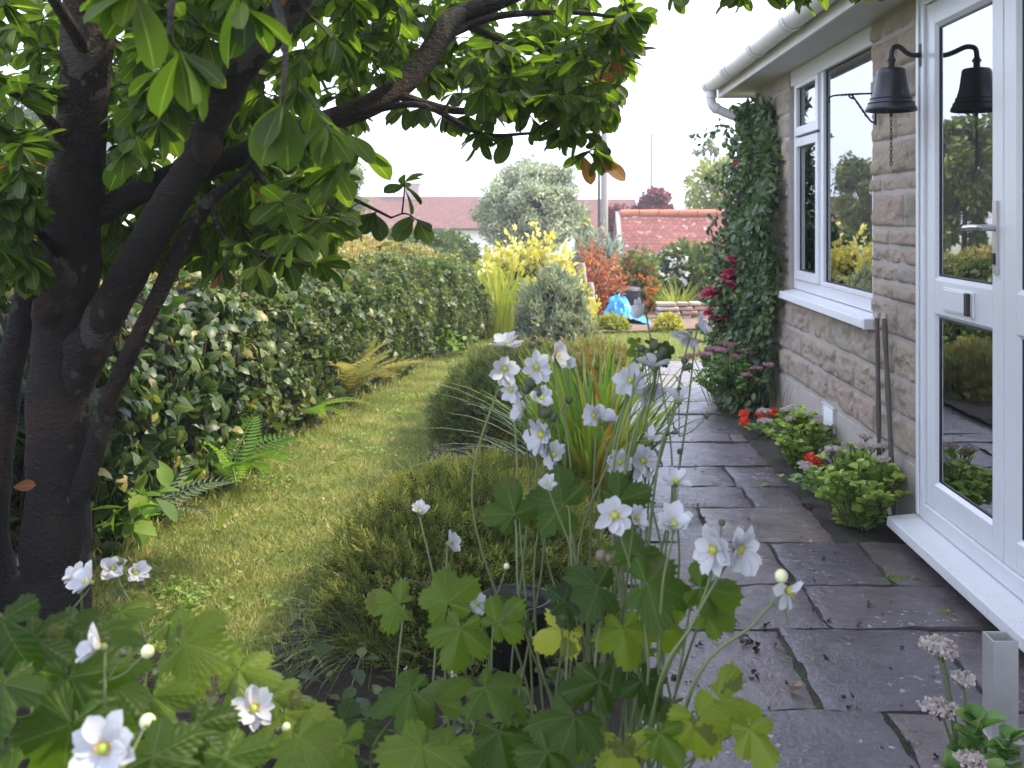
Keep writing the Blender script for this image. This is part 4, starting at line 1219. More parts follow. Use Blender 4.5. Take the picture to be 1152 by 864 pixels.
blades('ornamental_grass', 'yellow green grass clump behind the low stone wall', 'grass', A((758 - CX) * 12.7 / F, 12.7, 0), 220, .5, .8, .4, .012, M['lime'], base=.15, tint=.4)
bush('golden_ball_shrub', 'small round yellow shrub on the far lawn before low stone wall', 'shrub', 752, 10.9, 32, 354, 1300, M['yellow'], size=.035, seed=47, lump=.08)
bush('low_green_plant', 'low green plant in front of the blue sheet', 'plant', 690, 10.9, 30, 360, 500, M['lime'], T_LANCE, .09, seed=49, core=False)
# climber-covered rough posts and a dark bin
for (px, top, lab) in ((655, 296, 'grey weathered post in rusty shrub, left one of two'), (664, 318, 'grey weathered post in rusty shrub, right shorter one')):
    b = A((px - CX) * 11.7 / F, 11.7, 0); t = thing('weathered_post', lab, 'post', b, 'weathered posts in the rusty shrub')
    mb = MB(); zt = H - (top - CY) * 11.7 / F
    tube(mb, spline([b, b + A(.02, 0, zt * .5), b + A(-.01, 0, zt)], 5), .04 + .006 * rng.normal(size=11), 8); mb.build('shaft', M['pole'], t)
    mb = MB(); [tube(mb, [b + A(0, 0, .1 * k), b + A(.1 * (-1) ** k, .03, .1 * k + .2)], [.012, .005], 5) for k in range(1, 5)]; mb.build('snag', M['twig'], t)
b = A((705 - CX) * 12.5 / F, 12.5, 0)
t = thing('compost_bin', 'dark grey bin standing behind the blue sheet', 'bin', b)
mb = MB(); lathe(mb, [(0, 0), (.19, 0), (.165, .3), (.172, .31), (.16, .345), (0, .36)], b, 24); mb.build('bin_body', simple('grey_plastic', (.045, .05, .065), .6), t)
mb = MB(); tube(mb, [b + A(.172 * math.cos(q), .172 * math.sin(q), .31) for q in np.linspace(0, 6.2832, 25)], .012, 6); mb.build('lid_rim', M['pot'], t)
# blue plastic sheet crumpled on the ground
tc_ = A(.86, 11.7, 0)
mb = MB(); nx, ny = 46, 36
gx_, gy_ = np.meshgrid(np.linspace(-1, 1, nx), np.linspace(-1, 1, ny)); gx_, gy_ = gx_.ravel(), gy_.ravel()
rr = np.sqrt((gx_ + .35) ** 2 + gy_ ** 2)
hgt = .21 * np.exp(-((gx_ + .4) / .6) ** 2 - (gy_ / .8) ** 2) + .06 * np.clip(1 - np.abs(gx_), 0, 1)
pp = np.stack([gx_, gy_, 0 * gx_], 1)
fold = 1 - np.abs(vnoise(pp, 2.6, 3, 3)) * 2
hgt = hgt * (.75 + .4 * fold) + .05 * fold * (1 - np.maximum(np.abs(gx_), np.abs(gy_)) ** 2) + .02
out_ = 1 + .18 * vnoise(pp, 2, 7)
V = np.stack([tc_[0] + gx_ * .25 * out_ + .03 * vnoise(pp, 4, 9), tc_[1] + gy_ * .3 * out_ - .1 * gx_, np.maximum(.015, hgt)], 1)
mb.add(V, grid_faces(nx, ny), None, 0, True)
tag(mb.build('plastic_sheet', M['tarp']), 'crumpled bright blue plastic sheet lying at the far lawn edge', 'tarp')

# low dry stone wall
w0 = thing('garden_wall', 'low reddish dry stone wall at the back of the far lawn', 'wall', (1.7, 12, 0))
mb = MB()
for course in range(4):
    s = 0
    while s < 2.6:
        w = random.uniform(.12, .3); h = .052
        a = s + w / 2; x = 1.22 + a; y = 12.0 + .12 * math.sin(a * 1.2) + random.uniform(-.02, .02)
        V = np.array([(sx, sy, sz) for sx in (-1, 1) for sy in (-1, 1) for sz in (-1, 1)]) * A(w / 2 - .008, .09, h / 2 - .004) * rng.uniform(.86, 1.05, (8, 3)) + A(x, y, .03 + course * h)
        mb.add(V, [(0, 1, 3, 2), (4, 6, 7, 5), (0, 4, 5, 1), (2, 3, 7, 6), (0, 2, 6, 4), (1, 5, 7, 3)], [(0, 0, random.random())] * 8, 0, False)
        s += w
mb.build('stone_course', M['drystone'], w0, .012)

# outbuilding with a low red tiled roof
bz = gz0(0, 24)
ob = thing('outbuilding', 'low outbuilding with red clay tiled roof speckled with lichen', 'building', (4, 23, bz))
xl = (702 - CX) * 22 / F; xr = xl + 7.5
ridge, eave = (23.3, 1.245), (21.0, -.72)
mb = MB(); ns = 60; nu = 90
U_, V_ = np.meshgrid(np.linspace(0, 1, nu), np.linspace(0, 1, ns))
P = np.stack([xl + (xr - xl) * U_, eave[0] + (ridge[0] - eave[0]) * V_, eave[1] + (ridge[1] - eave[1]) * V_ - .03 * np.sin(V_ * math.pi) + .012 * np.sin(U_ * 23) + .02 * ((V_ * 12) % 1 < .2)], -1).reshape(-1, 3)
mb.add(P, grid_faces(nu, ns), np.stack([U_.ravel() * 7.5, V_.ravel() * 3, 0 * U_.ravel()], 1))
P2 = P * A(1, -1, 1) + A(0, 2 * ridge[0] + .002, 0)
mb.add(P2, grid_faces(nu, ns)[:, ::-1], np.stack([U_.ravel() * 7.5, V_.ravel() * 3, 0 * U_.ravel()], 1))
rf = mb.build('roof', M['tile'], ob)
mb = MB()
for i in range(17):
    tube(mb, [(xl + .44 * i + .01, ridge[0], ridge[1] + .01), (xl + .44 * i + .43, ridge[0], ridge[1] + .014)], .085, 10, r=random.random())
mb.build('ridge_tile', simple('orange_ridge_tile', (.48, .17, .1), .9, vary=.25, vs=4), rf)
mb = MB(); box(mb, xl + .05, xr, eave[0] + .2, 2 * ridge[0] - eave[0] - .2, bz - .5, eave[1] + .1); mb.build('wall', M['drystone'], ob)
mb = MB()
V = [(x, y, z_) for x in (xl - .1, xl - .005) for y, z_ in ((eave[0], eave[1] - .1), (ridge[0], ridge[1] - .12), (ridge[0], ridge[1] + .05), (eave[0], eave[1] + .07))]
mb.add(V, [(0, 1, 2, 3), (4, 7, 6, 5), (0, 4, 5, 1), (1, 5, 6, 2), (2, 6, 7, 3), (3, 7, 4, 0)], None, 0, False)
mb.add(np.array(V) * A(1, -1, 1) + A(0, 2 * ridge[0] + .001, 0), [(0, 3, 2, 1), (4, 5, 6, 7), (0, 1, 5, 4), (1, 2, 6, 5), (2, 3, 7, 6), (3, 0, 4, 7)], None, 0, False)
mb.build('barge_board', M['pole'], ob)


# long far house with a chimney
def house_far(name, label, x0, x1, Y, depth, zb, zeave, zridge, wallm, roofm, chim=None, windows=()):
    t = thing(name, label, 'house', ((x0 + x1) / 2, Y, zb))
    mb = MB(); yr = Y + depth / 2; zr = zridge - (zridge - zeave) * .07
    pts = [(Y, zb), (Y, zeave - .05), (yr, zr - .08), (Y + depth, zeave - .05), (Y + depth, zb)]
    V = [(x, y, z_) for x in (x0, x1) for y, z_ in pts]
    mb.add(V, [(0, 1, 2, 3, 4), (9, 8, 7, 6, 5)] + [(i, i + 5, (i + 1) % 5 + 5, (i + 1) % 5) for i in range(5)], None, 0, False)
    mb.build('wall', wallm, t)
    mb = MB(); e = .35; L = x1 - x0 + .8; sl = math.hypot(depth / 2 + e, zridge - zeave)
    for sg in (0, 1):
        ye = Y - e if sg == 0 else Y + depth + e
        p = [(x0 - .4, ye, zeave - .12), (x1 + .4, ye, zeave - .12), (x1 + .4, yr, zridge), (x0 - .4, yr, zridge)]
        q = [(a, b, c - .12) for a, b, c in p]
        mb.add(p + q, [(0, 1, 2, 3), (7, 6, 5, 4), (0, 4, 5, 1), (1, 5, 6, 2), (3, 2, 6, 7), (0, 3, 7, 4)], [(0, 0, 0), (L, 0, 0), (L, sl, 0), (0, sl, 0)] * 2, 0, False)
    rf = mb.build('roof', roofm, t)
    if chim:
        cx_, w, zt = chim
        mb = MB(); box(mb, cx_ - w, cx_ + w, yr - w, yr + w, zridge - 1.0, zt); ch = mb.build('chimney', simple('pale_brick', (.42, .31, .29), .9, vary=.2), rf, .02)
        mb = MB(); box(mb, cx_ - w - .08, cx_ + w + .08, yr - w - .08, yr + w + .08, zt, zt + .14); lathe(mb, [(.22, .14), (.19, .9), (.21, .95), (.15, .9), (.15, .14)], (cx_, yr, zt), 14); mb.build('chimney_pot', M['render'], rf)
    for wx, wz, ww, wh in windows:
        mb = MB(); ring(mb, 0, 1, 0, 1, .1, 0, .1)
        mb.v = [np.stack([wx + v[:, 1] * ww, Y - .03 + v[:, 0] * .2, wz + v[:, 2] * wh], 1) for v in mb.v]
        f_ = mb.build('window', M['upvc'], t)
        mb = MB(); mb.add([(wx, Y - .004, wz), (wx + ww, Y - .004, wz), (wx + ww, Y - .004, wz + wh), (wx, Y - .004, wz + wh)], [(0, 1, 2, 3)], None, 0, False); mb.build('pane', M['gasket'], f_)
    return t


Yh = 52.0
pz = lambda py, Y: H - (py - CY) * Y / F
px_ = lambda px, Y: (px - CX) * Y / F
house_far('neighbour_house', 'long far house with red tiled roof, white wall and tall pale chimney', px_(338, Yh), px_(560, Yh), Yh, 8, -6.4, pz(254, Yh), pz(221, 56), M['render'], M['tile_far'], (px_(464, 56), .42, pz(207, 56)),
          ((px_(480, Yh), pz(268, Yh), 1.6, .5),))
house_far('red_roofed_house', 'far house with pinkish red roof behind the thick grey pole', px_(655, 48), px_(712, 48), 48, 7, -6.4, pz(262, 48), pz(224, 51), M['render'], M['tile_far'])
wh = house_far('white_house', 'white rendered neighbour house with dark roof edge beyond the hedge on the left', -16.5, -7.6, 17.0, 7, -1.6, 2.35, 3.0, M['render'], M['slate'], None, ((-10.2, .9, 1.1, 1.0), (-13, .9, 1.1, 1.0)))
mb = MB(); tube(mb, [(-7.65, 16.94, -1.3), (-7.65, 16.94, 2.2)], .045, 8); mb.build('downpipe', M['slate'], wh)

# poles
for (px, Y, w, top, lab, nm) in ((680, 24, .17, 120, 'thick grey timber pole right of the silver tree', 'timber_pole'), (733, 58, .2, 150, 'thin distant telegraph pole above the copper tree', 'telegraph_pole')):
    x = px_(px, Y); z0 = gz0(0, Y); zt = pz(top, Y)
    t = thing(nm, lab, 'pole', (x, Y, z0))
    mb = MB(); tube(mb, [(x, Y, z0), (x, Y, (z0 + zt) / 2), (x, Y, zt)], [w * .55, w * .5, w * .42], 12); mb.build('shaft', M['pole'], t)
    if nm == 'timber_pole':
        mb = MB(); tube(mb, [(x - .13, Y - .03, z0), (x - .13, Y - .03, zt - .4)], .035, 6); mb.build('cable_guard', M['slate'], t)


# trees beyond
def tree(name, label, px, Y, w, top, bot, n, mat, size, seed, open_=.0, group=None, dy=None, clumps=26, csz=.34):
    x, z0 = px_(px, Y), gz0(0, Y)
    zt, zb = pz(top, Y), pz(bot, Y); rx = w * .5 * Y / F; cz = (zt + zb) / 2; rz = (zt - zb) / 2
    t = thing(name, label, 'tree', (x, Y, z0), group)
    mb = MB(); fo = MB()
    top_ = A(x, Y, cz + rz * .3)
    tube(mb, spline([(x, Y, z0 - .1), (x + .05 * rx, Y, (z0 + cz) / 2), top_], 5), np.linspace(.12 * rx + .04, .03, 11), 8)
    r_ = np.random.default_rng(seed)
    cs = r_.normal(size=(clumps, 3)); cs = unit(cs) * r_.uniform(.45, 1.0, (clumps, 1)) ** .6
    cs = A(x, Y, cz) + cs * A(rx, dy or rx, rz) * (1 - csz * .75)
    m_ = n // clumps
    for c in cs:
        k = r_.random() * .5
        tube(mb, spline([A(x, Y, cz - rz * .5 * r_.random()), (A(x, Y, cz) + c) / 2 + A(0, 0, -.05 * rz), c], 4), np.linspace(.035 * rx + .01, .008, 9), 5)
        v = unit(r_.normal(size=(m_, 3))) * r_.random((m_, 1)) ** .4
        s = csz * r_.uniform(.7, 1.3)
        p = c + v * A(rx, rx, rz) * s * A(1, 1, .8)
        scatter(fo, T_OVATE, p, unit(r_.normal(size=(m_, 3)) + A(0, 0, -.2)), unit(UP + .9 * runit(m_)), size * r_.uniform(.6, 1.2, m_), np.clip(k + .3 * r_.normal(size=m_) + .2, 0, 1))
    mb.build('trunk', M['twig'], t); fo.build('crown', mat, t)
    return t


tree('silver_tree', 'large rounded silvery grey tree standing beyond the yellow shrub', 597, 20, 136, 172, 300, 26000, M['silver'], .075, 3, clumps=130, csz=.2)
tree('copper_tree', 'dark copper leaved tree behind the red tiled roof', 742, 30, 66, 207, 262, 5200, M['copper'], .12, 5, clumps=30, csz=.26)
tree('copper_tree', 'reddish leaved shrub tree between the thick pole and red roof', 696, 27, 44, 222, 300, 4200, M['copper'], .11, 6, clumps=26, csz=.28)
tree('garden_tree', 'rusty green tree just right of the silver tree, left of the pole', 660, 26, 34, 222, 290, 2400, M['lime'], .11, 7, clumps=20, csz=.3)
tree('garden_tree', 'light green airy tree right of the copper tree, beside dark climber', 806, 27, 96, 168, 300, 6200, M['lime'], .12, 8, clumps=42, csz=.22)
tree('garden_tree', 'tall thin pale tree top rising behind light green tree', 800, 34, 70, 150, 260, 1500, M['tree'], .13, 9, clumps=26, csz=.14)
tree('garden_tree', 'dark green shrub tree left of the silver tree, above the hedge end', 512, 18, 76, 250, 345, 5200, M['shrub'], .1, 10, clumps=22, csz=.3)
tree('garden_tree', 'green bush above hedge below the long far house', 440, 17, 200, 252, 345, 11000, M['shrub'], .1, 11, clumps=26, csz=.26)
tree('garden_tree', 'round green tree left of the long far house', 372, 31, 96, 160, 280, 6000, M['tree'], .14, 12, clumps=34, csz=.26)
tree('garden_tree', 'tall green tree beside the white house', 300, 22, 105, 95, 300, 8000, M['tree'], .15, 13, clumps=36, csz=.24)
tree('garden_tree', 'broad green tree behind the white house', 90, 30, 200, 60, 260, 8000, M['tree'], .17, 14, clumps=40, csz=.24)

# ------------------------------------------------------------------ magnolia over the lawn
mg = thing('magnolia_tree', 'dark many stemmed tree leaning over the lawn at left, leaves hanging across the top', 'tree', (-1.33, 2.77, 0))
limbs = [
    [(62, 790, 2.77, .115), (60, 700, 2.76, .094), (63, 600, 2.75, .087), (66, 520, 2.75, .082), (70, 430, 2.75, .082), (80, 300, 2.72, .072), (88, 180, 2.68, .067), (98, 60, 2.6, .066), (105, -60, 2.55, .064), (112, -220, 2.5, .05), (120, -420, 2.5, .03), (128, -560, 2.5, .012)],
    [(72, 470, 2.75, .045), (92, 410, 2.71, .05), (140, 315, 2.6, .045), (185, 240, 2.5, .042), (230, 160, 2.4, .04), (275, 70, 2.33, .037), (335, -5, 2.28, .035), (400, -110, 2.25, .034), (470, -260, 2.3, .024), (520, -400, 2.4, .01)],
    [(88, 560, 2.73, .03), (108, 500, 2.7, .025), (130, 435, 2.65, .024), (160, 368, 2.6, .022), (190, 305, 2.6, .021), (213, 258, 2.6, .019), (238, 225, 2.62, .017), (268, 200, 2.66, .012), (300, 165, 2.7, .008)],
    [(2, 790, 2.9, .085), (2, 690, 2.88, .06), (-6, 600, 2.86, .042), (0, 500, 2.85, .038), (12, 410, 2.83, .036), (34, 330, 2.8, .036), (60, 270, 2.76, .04)],
    [(84, 255, 2.72, .04), (110, 240, 2.73, .036), (180, 205, 2.76, .034), (275, 172, 2.85, .035), (335, 150, 2.9, .036), (390, 130, 2.95, .036), (440, 105, 3.0, .035), (478, 70, 3.05, .034), (510, 22, 3.1, .032), (565, -2, 3.15, .028), (640, -30, 3.2, .022), (760, -60, 3.15, .014), (900, -70, 3.0, .006)],
    [(500, 40, 3.09, .016), (560, 18, 3.12, .012), (640, 14, 3.1, .008), (700, 20, 3.0, .005)],
    [(440, 105, 3.0, .015), (520, 125, 2.95, .011), (580, 105, 2.95, .008), (640, 110, 3.0, .006), (680, 150, 3.05, .004)],
    [(510, 22, 3.1, .014), (580, 50, 3.15, .010), (660, 62, 3.2, .007), (700, 60, 3.2, .004)],
    [(390, 130, 2.95, .014), (470, 118, 2.8, .009), (540, 150, 2.75, .006), (600, 150, 2.75, .004)],
    [(275, 172, 2.85, .012), (310, 215, 2.7, .008), (350, 200, 2.6, .006), (400, 225, 2.55, .005), (440, 245, 2.5, .003)],
    [(238, 225, 2.62, .010), (250, 265, 2.55, .006), (290, 285, 2.5, .005), (350, 300, 2.45, .003)],
    [(88, 180, 2.68, .02), (40, 120, 2.5, .012), (-20, 90, 2.4, .008), (-80, 60, 2.4, .005)],
    [(80, 300, 2.72, .018), (30, 250, 2.5, .009), (-30, 240, 2.4, .005)],
    [(335, -5, 2.28, .02), (300, -30, 1.8, .014), (250, -40, 1.4, .008), (200, -10, 1.25, .005), (190, 40, 1.22, .003)],
    [(300, -30, 1.8, .01), (320, 40, 1.6, .006), (318, 110, 1.5, .003)],
    [(98, 60, 2.6, .02), (60, 0, 2.2, .012), (20, -40, 1.9, .008)],
    [(400, -110, 2.25, .03), (480, -420, 1.95, .024), (600, -760, 1.65, .016), (800, -900, 1.5, .01), (1150, -1000, 1.5, .006)],  # unseen overhead limb, added to carry the shading leaf clusters
    [(480, -420, 1.95, .018), (350, -900, 1.4, .012), (100, -1500, 1.0, .008)],  # unseen side limb, also added for the overhead shade
    [(760, -60, 3.15, .01), (820, -40, 2.8, .007), (880, -10, 2.6, .004), (940, -20, 2.5, .003)],
]
mb = MB(); nodes = []
for i, lb in enumerate(limbs):
    P = spline(np.array([[*at(a, b, y), r] for a, b, y, r in lb]), 14 if i < 5 else 8)
    w = 1 + (.13 * vnoise(P[:, :3], 7, i, 3) if i < 5 else 0)
    if i < 5:
        P[:, :3] += .006 * np.stack([vnoise(P[:, :3], 5, i + 3), 0 * P[:, 0], vnoise(P[:, :3], 5, i + 7)], 1)
    tube(mb, P[:, :3], np.maximum(.0015, P[:, 3] * w), 18 if i < 2 else (12 if i < 5 else 7))
    nodes += [q for q in P[:, :3] if i >= 4 or q[2] > 1.6]
# knots and old pruning collars on the trunk
for (px, py, Y, s) in ((94, 392, 2.66, .05), (52, 350, 2.66, .04), (232, 165, 2.36, .035)):
    c = at(px, py, Y); v = runit(1)[0]
    th, ph = np.meshgrid(np.linspace(0, 2 * math.pi, 14), np.linspace(0, math.pi, 8))
    S = np.stack([np.cos(th) * np.sin(ph), .8 * np.sin(th) * np.sin(ph), 1.2 * np.cos(ph)], -1).reshape(-1, 3)
    mb.add(c + s * S * (1 + .25 * vnoise(S, 1.5, px))[:, None], grid_faces(14, 8))
tw = mb

nodes = np.array(nodes)
lim_x = [-200, 0, 130, 200, 330, 385, 400, 420, 470, 520, 560, 640, 690, 705, 725, 745, 980, 1100]
lim_y = [318, 312, 305, 292, 288, 245, 120, 92, 90, 96, 108, 135, 118, 55, 15, -22, -25, -60]
cl = []
lane = []
for i in (0, 1, 2, 4):
    lane += [tuple(q) for q in spline(np.array(limbs[i])[:, :3], 10)]
lane = np.array(lane)


def add_region(n, x0, x1, y0, y1, Y0, Y1):
    k = 0
    while k < n:
        px, py, Y = random.uniform(x0, x1), random.uniform(y0, y1), random.uniform(Y0, Y1)
        dl = np.hypot(lane[:, 0] - px, lane[:, 1] - py); j = int(np.argmin(dl))
        if py > -40 and dl[j] < 44 and Y < lane[j, 2] + .12:
            continue
        if py < np.interp(px, lim_x, lim_y) + (2.6 - Y) * 6:
            cl.append(at(px, py, Y)); k += 1
add_region(250, -60, 130, -60, 305, 2.2, 4.0)
add_region(430, 130, 400, -60, 285, 2.0, 3.9)
add_region(110, 120, 390, 190, 315, 2.5, 3.7)
add_region(60, -60, 70, 140, 325, 2.2, 3.2)
add_region(320, 380, 720, -60, 140, 2.5, 4.0)
add_region(24, 560, 700, 95, 140, 2.7, 3.2)
add_region(24, 720, 980, -60, -20, 2.3, 3.1)
add_region(360, -250, 950, -520, -60, 1.6, 4.2)  # out-of-view leaves added above the frame to shade and darken the trunk
for q in ((205, 62, 1.25), (150, -10, 1.3), (318, 118, 1.5), (275, 10, 1.45), (405, 165, 2.0), (372, 150, 1.9), (470, 248, 2.45), (420, 240, 2.5), (455, 205, 2.5), (385, 245, 2.5), (360, 296, 2.45), (320, 290, 2.5), (290, 300, 2.45), (250, 300, 2.5), (655, 148, 3.0), (635, 150, 3.0), (672, 130, 3.05), (605, 140, 2.9), (560, 112, 2.8), (510, 105, 2.8), (30, 290, 2.3), (475, 122, 2.97), (500, 128, 2.95), (525, 130, 2.95), (548, 122, 2.95), (455, 118, 2.98), (585, 112, 2.95), (620, 118, 3.0), (540, 150, 2.75), (575, 152, 2.75), (700, 70, 3.1), (690, 100, 3.1), (760, -12, 2.6), (830, -8, 2.6), (890, -8, 2.6), (915, -16, 2.5), (860, -14, 2.6)):
    cl.append(at(*q))
for i in range(330):                       # unseen leaf clusters added over bed and camera to shade the anemones
    cl.append(A(random.uniform(-1.2, 1.25), random.uniform(.35, 2.3), random.uniform(2.3, 3.1)))
cl = np.array(cl)
dist = np.array([np.min(np.linalg.norm(nodes - c, axis=1)) for c in cl])
P_, D_, N_, S_, R_ = [], [], [], [], []
for ci in np.argsort(dist):
    c = cl[ci]; dd = np.linalg.norm(nodes - c, axis=1); j = int(np.argmin(dd)); b = nodes[j]; L = dd[j]
    if L > 1.0:
        continue
    mid = (b + c) / 2 + A(0, 0, .06 * L) + .1 * L * runit(1)[0]
    pts = spline([b, mid, c], 4)
    tube(tw, pts, np.linspace(.0022 + .003 * L, .0016, len(pts)), 5, cap=False)
    nodes = np.vstack([nodes, pts[3:]])
    tdir = unit(c - mid)
    lp = [c] * random.randint(3, 5) + [pts[-2]] * 3 + ([pts[-3], pts[-4], pts[-4], pts[-5]] if L > .1 else [pts[-3]] * 2)
    for q in lp:
        v = unit(runit(1)[0] * A(1, 1, .6) + tdir * .45 + A(0, 0, -.55))
        P_.append(q); D_.append(v); N_.append(unit(UP * .9 + runit(1)[0] * .55 + v * .2))
        S_.append(random.uniform(.045, .09) * (1.2 if c[1] < 1.7 else 1)); R_.append(min(.94, max(0, random.gauss(.45, .22))) if random.random() > .008 else .985)
lm = MB()
scatter(lm, T_MAGNOLIA, P_, D_, np.array(N_), np.array(S_), np.array(R_), wide=rng.uniform(.85, 1.15, len(P_)))
# the browning leaves at the tip of the right hand spray
for (px, py, Y, a, s) in ((672, 178, 3.0, -35, .105), (655, 175, 3.0, -70, .09), (662, 95, 3.1, 20, .09), (15, 548, 2.6, 10, .06)):
    q = at(px, py, Y); dd = np.linalg.norm(nodes - q, axis=1); b = nodes[int(np.argmin(dd))]
    if py < 300:
        pts = spline([b, (b + q) / 2 + A(.01, 0, .015), q], 4); tube(tw, pts, np.linspace(.003, .0016, len(pts)), 5, cap=False); nodes = np.vstack([nodes, pts])
        k = len(pts); v = unit(runit(k) * A(1, 1, .5) + A(0, 0, -.6))
        scatter(lm, T_MAGNOLIA, pts, v, unit(UP + .6 * runit(k)), rng.uniform(.05, .085, k), np.clip(rng.normal(.5, .2, k), 0, .9))
    scatter(lm, T_MAGNOLIA, [at(px, py, Y)], [A(math.cos(math.radians(a)), -.2, math.sin(math.radians(a)))], [A(.2, -.8, .5)], [s], [.98])
tw.build('trunk', M['bark'], mg)
lm.build('foliage', M['magnolia'], mg)


# ------------------------------------------------------------------ white anemones in the foreground
def ball(mb, c, r, mi=0, n=10):
    th, ph = np.meshgrid(np.linspace(0, 2 * math.pi, n + 2), np.linspace(0, math.pi, n))
    S = np.stack([np.cos(th) * np.sin(ph), np.sin(th) * np.sin(ph), np.cos(ph)], -1).reshape(-1, 3)
    mb.add(np.asarray(c) + r * S, grid_faces(n + 2, n)[:, ::-1], None, mi)


CAMN = A(0, -1, .12)


def flower(parent, c, nrm, dia, npet=7, cup=.25, ragged=0):
    nrm = unit(nrm); a0 = random.uniform(0, 6)
    e1 = unit(np.cross(nrm, A(.13, .2, 1))); e2 = np.cross(nrm, e1)
    mb = MB(); R = dia / 2
    for lay in range(2):
        m_ = npet if lay == 0 else max(3, npet - 2)
        a = a0 + np.linspace(0, 2 * math.pi, m_, endpoint=False) + rng.normal(0, .12, m_) + lay * .45
        d = np.cos(a)[:, None] * e1 + np.sin(a)[:, None] * e2 + nrm * (cup + .12 * lay + .12 * rng.normal(size=(m_, 1)) + ragged * rng.normal(size=(m_, 1)))
        if ragged:
            m_ = max(3, m_ - 2); d = d[:m_]
        scatter(mb, T_PETAL, np.repeat((c - nrm * .002 * (1 - lay))[None], m_, 0), d, nrm + .4 * runit(m_), R * rng.uniform(.78, 1.1, m_), None, 0, rng.uniform(.75, 1.2, m_))
    ball(mb, c + nrm * R * .1, R * .17, 2)
    m_ = 34; a = rng.uniform(0, 6.28, m_)
    d = np.cos(a)[:, None] * e1 + np.sin(a)[:, None] * e2 + nrm * rng.uniform(.35, 1.2, (m_, 1))
    scatter(mb, T_LANCE, np.repeat((c + nrm * R * .02)[None], m_, 0), d, runit(m_), R * rng.uniform(.26, .38, m_), None, 1, .55)
    return mb.build('flower', [M['petal'], M['stamen'], M['button']], parent)


def anemone(label, base, flowers=(), buds=(), leaves=(), fill=None, group='white Japanese anemone plants in the front bed'):
    base = np.asarray(base, float); t = thing('white_anemone', label, 'flower', base, group)
    st = MB(); fo = [MB()]
    def stem(to, via=None, r0=.0032, r1=.0018, b=None):
        b = base + A(*rng.normal(0, .05, 2), 0) if b is None else b
        pts = [b] + ([at(*v) for v in via] if via else [b * .7 + to * .3 + A(*rng.normal(0, .03, 2), .05), b * .3 + to * .7 + A(*rng.normal(0, .028, 2), .04)]) + [to]
        P = spline(pts, 8); tube(st, P, np.linspace(r0, r1, len(P)), 6, cap=False)
        return P
    for f in flowers:
        px, py, Y, dpx, nr = f[:5]; kw = f[5] if len(f) > 5 else {}
        c = at(px, py, Y); nr = unit(A(*nr)); via = kw.pop('via', None)
        P = stem(c - nr * .006 - UP * .003, via)
        ball(st, c - nr * .004, .0055)
        flower(t, c, nr, dpx * Y / F, **kw)
    for (px, py, Y, dpx, m_) in buds:
        c = at(px, py, Y)
        near = min(flowers, key=lambda f: (f[0] - px) ** 2 + (f[1] - py) ** 2, default=None)
        if near is not None and math.hypot(near[0] - px, near[1] - py) < 90:
            q = at(near[0], near[1] + 40, near[2])
            P = spline([q, (q + c) / 2 - UP * .008, c], 5); tube(st, P, .0013, 5, cap=False)
        else:
            stem(c, None, .003, .0015)
        mb = MB(); ball(mb, c, dpx * .5 * Y / F); mb.build('bud', M[m_], t)
    k = 0
    lv = list(leaves)
    if fill:
        n, x0, x1, ytop, y1, Y0, Y1, s0, s1 = fill
        while k < n:
            px, py, Y = random.uniform(x0, x1), random.uniform(400, y1), random.uniform(Y0, Y1)
            yt = np.interp(px, [q[0] for q in ytop], [q[1] for q in ytop])
            if py > yt:
                lv.append((px, py, Y, random.uniform(s0, s1), random.gauss(-90, 70), random.uniform(.15, .6), None)); k += 1
    for L in lv:
        px, py, Y, spx, ang, tilt = L[:6]; tint = L[6] if len(L) > 6 else None
        c = at(px, py, Y); nr = unit(A(0, -1, 0) * tilt + UP * (1 - tilt) + .18 * runit(1)[0])
        a = math.radians(ang); d = A(math.cos(a), 0, math.sin(a)); d = unit(d - nr * np.dot(d, nr) + 1e-4)
        s = spx * .6 * Y / F
        scatter(fo[0], random.choice(T_ANEM), [c], [d], [nr], [s], [tint if tint is not None else min(.88, max(0, random.gauss(.42, .26)))])
        stem(c, None, .003, .0016)
    st.build('stem', M['stemg'], t)
    if fo[0].n:
        fo[0].build('foliage', M['anemone'], t)
    return t


FC = (0.05, -1, .25)
anemone('anemone with big dark leaves and large open bloom below the tree trunk, bottom left', (-.62, 1.25, 0),
        [(118, 842, .98, 82, (0, -1, .45), dict(npet=8, cup=.15)), (112, 728, 1.2, 58, (-.75, -.4, .35), dict(npet=6, cup=.55))],
        [(166, 733, 1.2, 15, 'budpale'), (166, 812, 1.14, 18, 'budpale'), (160, 826, 1.14, 12, 'budgreen'), (138, 735, 1.2, 9, 'budgreen')],
        [(75, 752, 1.2, 175, -60, .75, .3), (85, 800, 1.16, 230, -105, .8, .42), (0, 690, 1.2, 130, -60, .5, .05), (30, 715, 1.3, 120, -30, .45, .1), (5, 760, 1.15, 150, -80, .6, .2), (120, 760, 1.3, 130, -50, .4, .3), (250, 845, 1.1, 150, -60, .5, .45), (110, 710, 1.45, 110, 10, .35, .4), (165, 845, 1.1, 160, -40, .6, .3), (70, 705, 1.35, 110, -20, .3, .1), (20, 870, 1.1, 170, -120, .6, .5), (215, 812, 1.15, 130, -50, .4, .2)])
